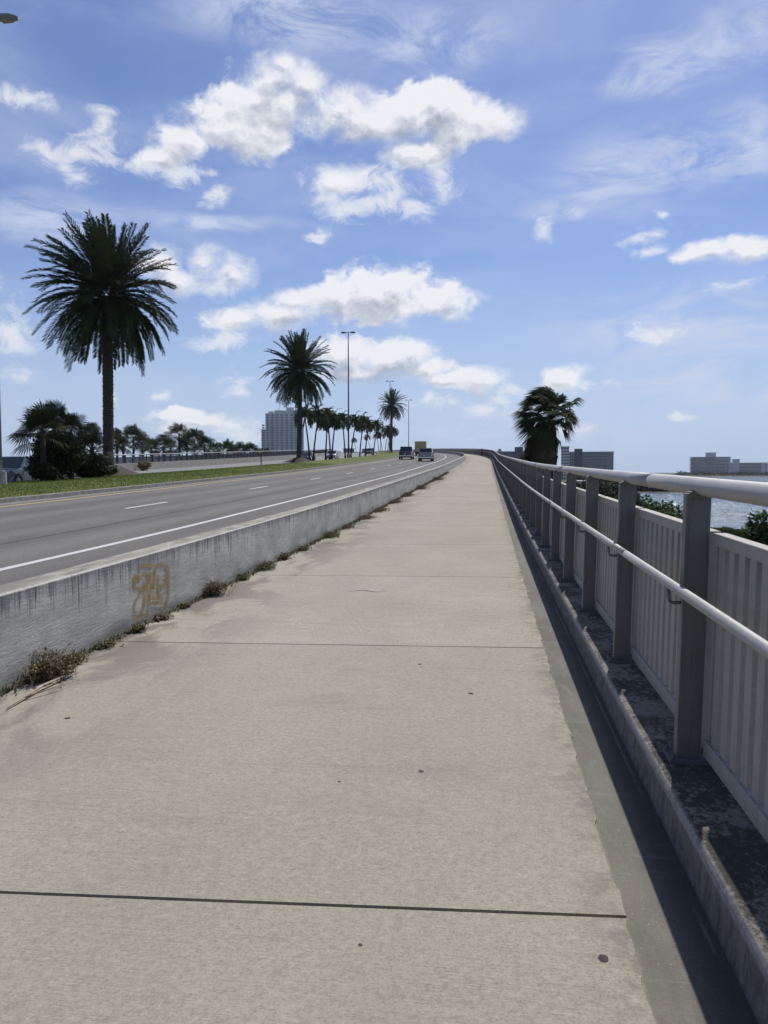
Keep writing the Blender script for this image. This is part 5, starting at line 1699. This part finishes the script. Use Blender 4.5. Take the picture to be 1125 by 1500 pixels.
W_ = [
 (58, 992, .30, .27, .95, 'largest dry weed clump with pale seed heads, nearest at the lower left'),
 (100, 975, .16, .10, .6, 'low sparse weeds just behind the largest clump'),
 (150, 945, .14, .06, .7, 'thin brown weeds behind the fallen stalk'),
 (195, 920, .16, .08, .2, 'small green tuft left below the graffiti'),
 (232, 900, .16, .06, .8, 'brown creeping weeds directly under the graffiti'),
 (268, 884, .13, .06, .3, 'tiny green tuft just right of the graffiti'),
 (306, 868, .26, .22, .7, 'bushy tall weed clump right of the graffiti'),
 (352, 848, .18, .10, .3, 'low weeds between the two bushy clumps'),
 (383, 838, .26, .14, .2, 'spreading green weed clump crossing onto the slab at the third joint'),
 (412, 822, .20, .14, .6, 'narrow dry weed behind the spreading green clump'),
 (440, 806, .22, .09, .4, 'low weed clump midway along the barrier'),
 (478, 786, .36, .20, .2, 'big leafy weed clump halfway up the barrier'),
 (505, 772, .30, .12, .3, 'weed clump just past the big leafy one'),
 (530, 760, .40, .16, .3, 'green clump sixth from the far end of the weeds'),
 (552, 748, .45, .18, .4, 'green clump fifth from the far end of the weeds'),
 (574, 737, .45, .2, .4, 'clump fourth from the far end of the weeds'),
 (592, 727, .45, .30, .4, 'clump third from the far end of the weeds'),
 (612, 716, .55, .35, .4, 'clump second from the far end of the weeds'),
 (636, 703, .8, .36, .4, 'farthest tuft of weeds seen along the barrier'),
]
for i, (px, py, w, h, dry, lab) in enumerate(W_):
    weed(px, py, w, h, dry, lab, 900 + i, along=1.0 + .1 * max(0, i - 6))
# creeping soil and ground cover along the crack
mb = MB(); rg = random.Random(31)
ys_ = [3.5 + .12 * i for i in range(int(62 / .12))]
prev = None
for y in ys_:
    w = .02 + .04 * abs(math.sin(y * 1.7)) + rg.random() * .03 + (.02 if y > 8 else 0)
    a = mb.vert(P(-3.345, y, .012)); b_ = mb.vert(P(-3.34 + w * .5, y, .014 + rg.random() * .008)); c_ = mb.vert(P(-3.34 + w, y, .001))
    if prev: mb.face((prev[0], prev[1], b_, a)); mb.face((prev[1], prev[2], c_, b_))
    prev = (a, b_, c_)
tag(mb.build('soil_line', M['soil'], smooth=True), kind='structure')
mb = MB()
for _ in range(6500):
    y = 3.6 + rg.random() ** 1.2 * 60
    dens = .5 + .5 * math.sin(y * 2.3) * math.sin(y * .9 + 1)
    if rg.random() > dens + .15: continue
    X = -3.325 + abs(rg.gauss(0, .045)) * (1 + y * .02)
    p = P(X, y, .008); h = rg.uniform(.008, .04) * (1 + y * .03); a = rg.uniform(0, 6.28); w = Vector((math.cos(a), math.sin(a), 0)) * h * .3
    mb.tri(p - w, p + w, p + Vector((rg.uniform(0, .02), rg.uniform(-.02, .02), h)))
tag(mb.build('creeping_weeds', M['weed']), 'thin creeping weeds and litter in the crack along the barrier foot', 'ground cover', kind='stuff')
# fallen palm stalk
pts = []
for (px, py, z) in ((10, 1038, .012), (35, 1022, .02), (62, 1004, .035), (90, 992, .03), (118, 981, .015)):
    r_ = ray(px, py); y = 4.5
    for _ in range(6):
        t_ = (prof(y) + z - CAM_H) / r_.z; p = Vector((0, 0, CAM_H)) + r_ * t_; y = p.y
    pts.append(p)
root = empty('fallen_stalk', pts[2]); tag(root, 'split pale palm stalk lying on the path by the largest weed clump', 'dead branch')
mb = MB(); mb.tube([p - pts[2] for p in pts], [.004, .009, .013, .009, .003], 6, ell=(1, .6)); kid(root, mb.build('stalk', M['bark'], root, smooth=True))
mb = MB(); q0 = pts[1] - pts[2]; mb.tube([q0, q0 + Vector((.10, .20, .02)), q0 + Vector((.16, .46, .012))], [.006, .005, .002], 5); kid(root, mb.build('side_twig', M['bark'], root, smooth=True))
# gum and bolt heads on the slabs, a crack repair line
mb = MB()
for (px, py, r_px) in ((884, 1404, 7), (690, 1016, 4), (99, 1052, 4), (617, 1130, 4), (497, 1145, 2), (528, 1384, 3), (615, 973, 3), (747, 860, 2)):
    r_ = ray(px, py); y = 4.5
    for _ in range(8):
        t_ = (prof(y) - CAM_H) / r_.z; p = Vector((0, 0, CAM_H)) + r_ * t_; y = p.y
    rad = r_px / F_PX * (p - Vector((0, 0, CAM_H))).length
    n = 12; c = mb.vert((p.x, p.y, p.z + .003)); ring = [mb.vert((p.x + math.cos(2*math.pi*k/n) * rad * rg.uniform(.8, 1.1), p.y + math.sin(2*math.pi*k/n) * rad * rg.uniform(.9, 1.2), p.z + .0015)) for k in range(n)]
    for k in range(n): mb.face((c, ring[k], ring[(k+1) % n]))
o = mb.build('path_spots', M['seam']); o['kind'] = 'structure'
mb = MB(); prevv = None
for i in range(13):
    px = 505 + i * 5.2; py = 865 + math.sin(i * .9) * 1.0 + i * .15
    r_ = ray(px, py); y = 9
    for _ in range(8):
        t_ = (prof(y) - CAM_H) / r_.z; p = Vector((0, 0, CAM_H)) + r_ * t_; y = p.y
    w = .012 * math.sin(math.pi * (i + .4) / 13)
    a = mb.vert((p.x, p.y - w, p.z + .003)); b_ = mb.vert((p.x, p.y + w, p.z + .003))
    if prevv: mb.face((prevv[0], a, b_, prevv[1]))
    prevv = (a, b_)
o = mb.build('path_crack', M['seam']); o['kind'] = 'structure'

# ================================================================== AIR
mb = MB(); mb.box(-4700, 4700, -4700, 4700, WATER_Z - 4.2, 130)
m = bpy.data.materials.new('haze_air'); m.use_nodes = True
t = NT(m.node_tree); t.n.remove(t.n['Principled BSDF'])
pv = t.add('ShaderNodeVolumePrincipled'); pv.inputs['Color'].default_value = (0.80, 0.88, 1.0, 1); pv.inputs['Density'].default_value = 0.00008
pv.inputs['Anisotropy'].default_value = 0.2
t.l.new(pv.outputs[0], t.n['Material Output'].inputs['Volume'])
tag(mb.build('haze', m), kind='stuff')
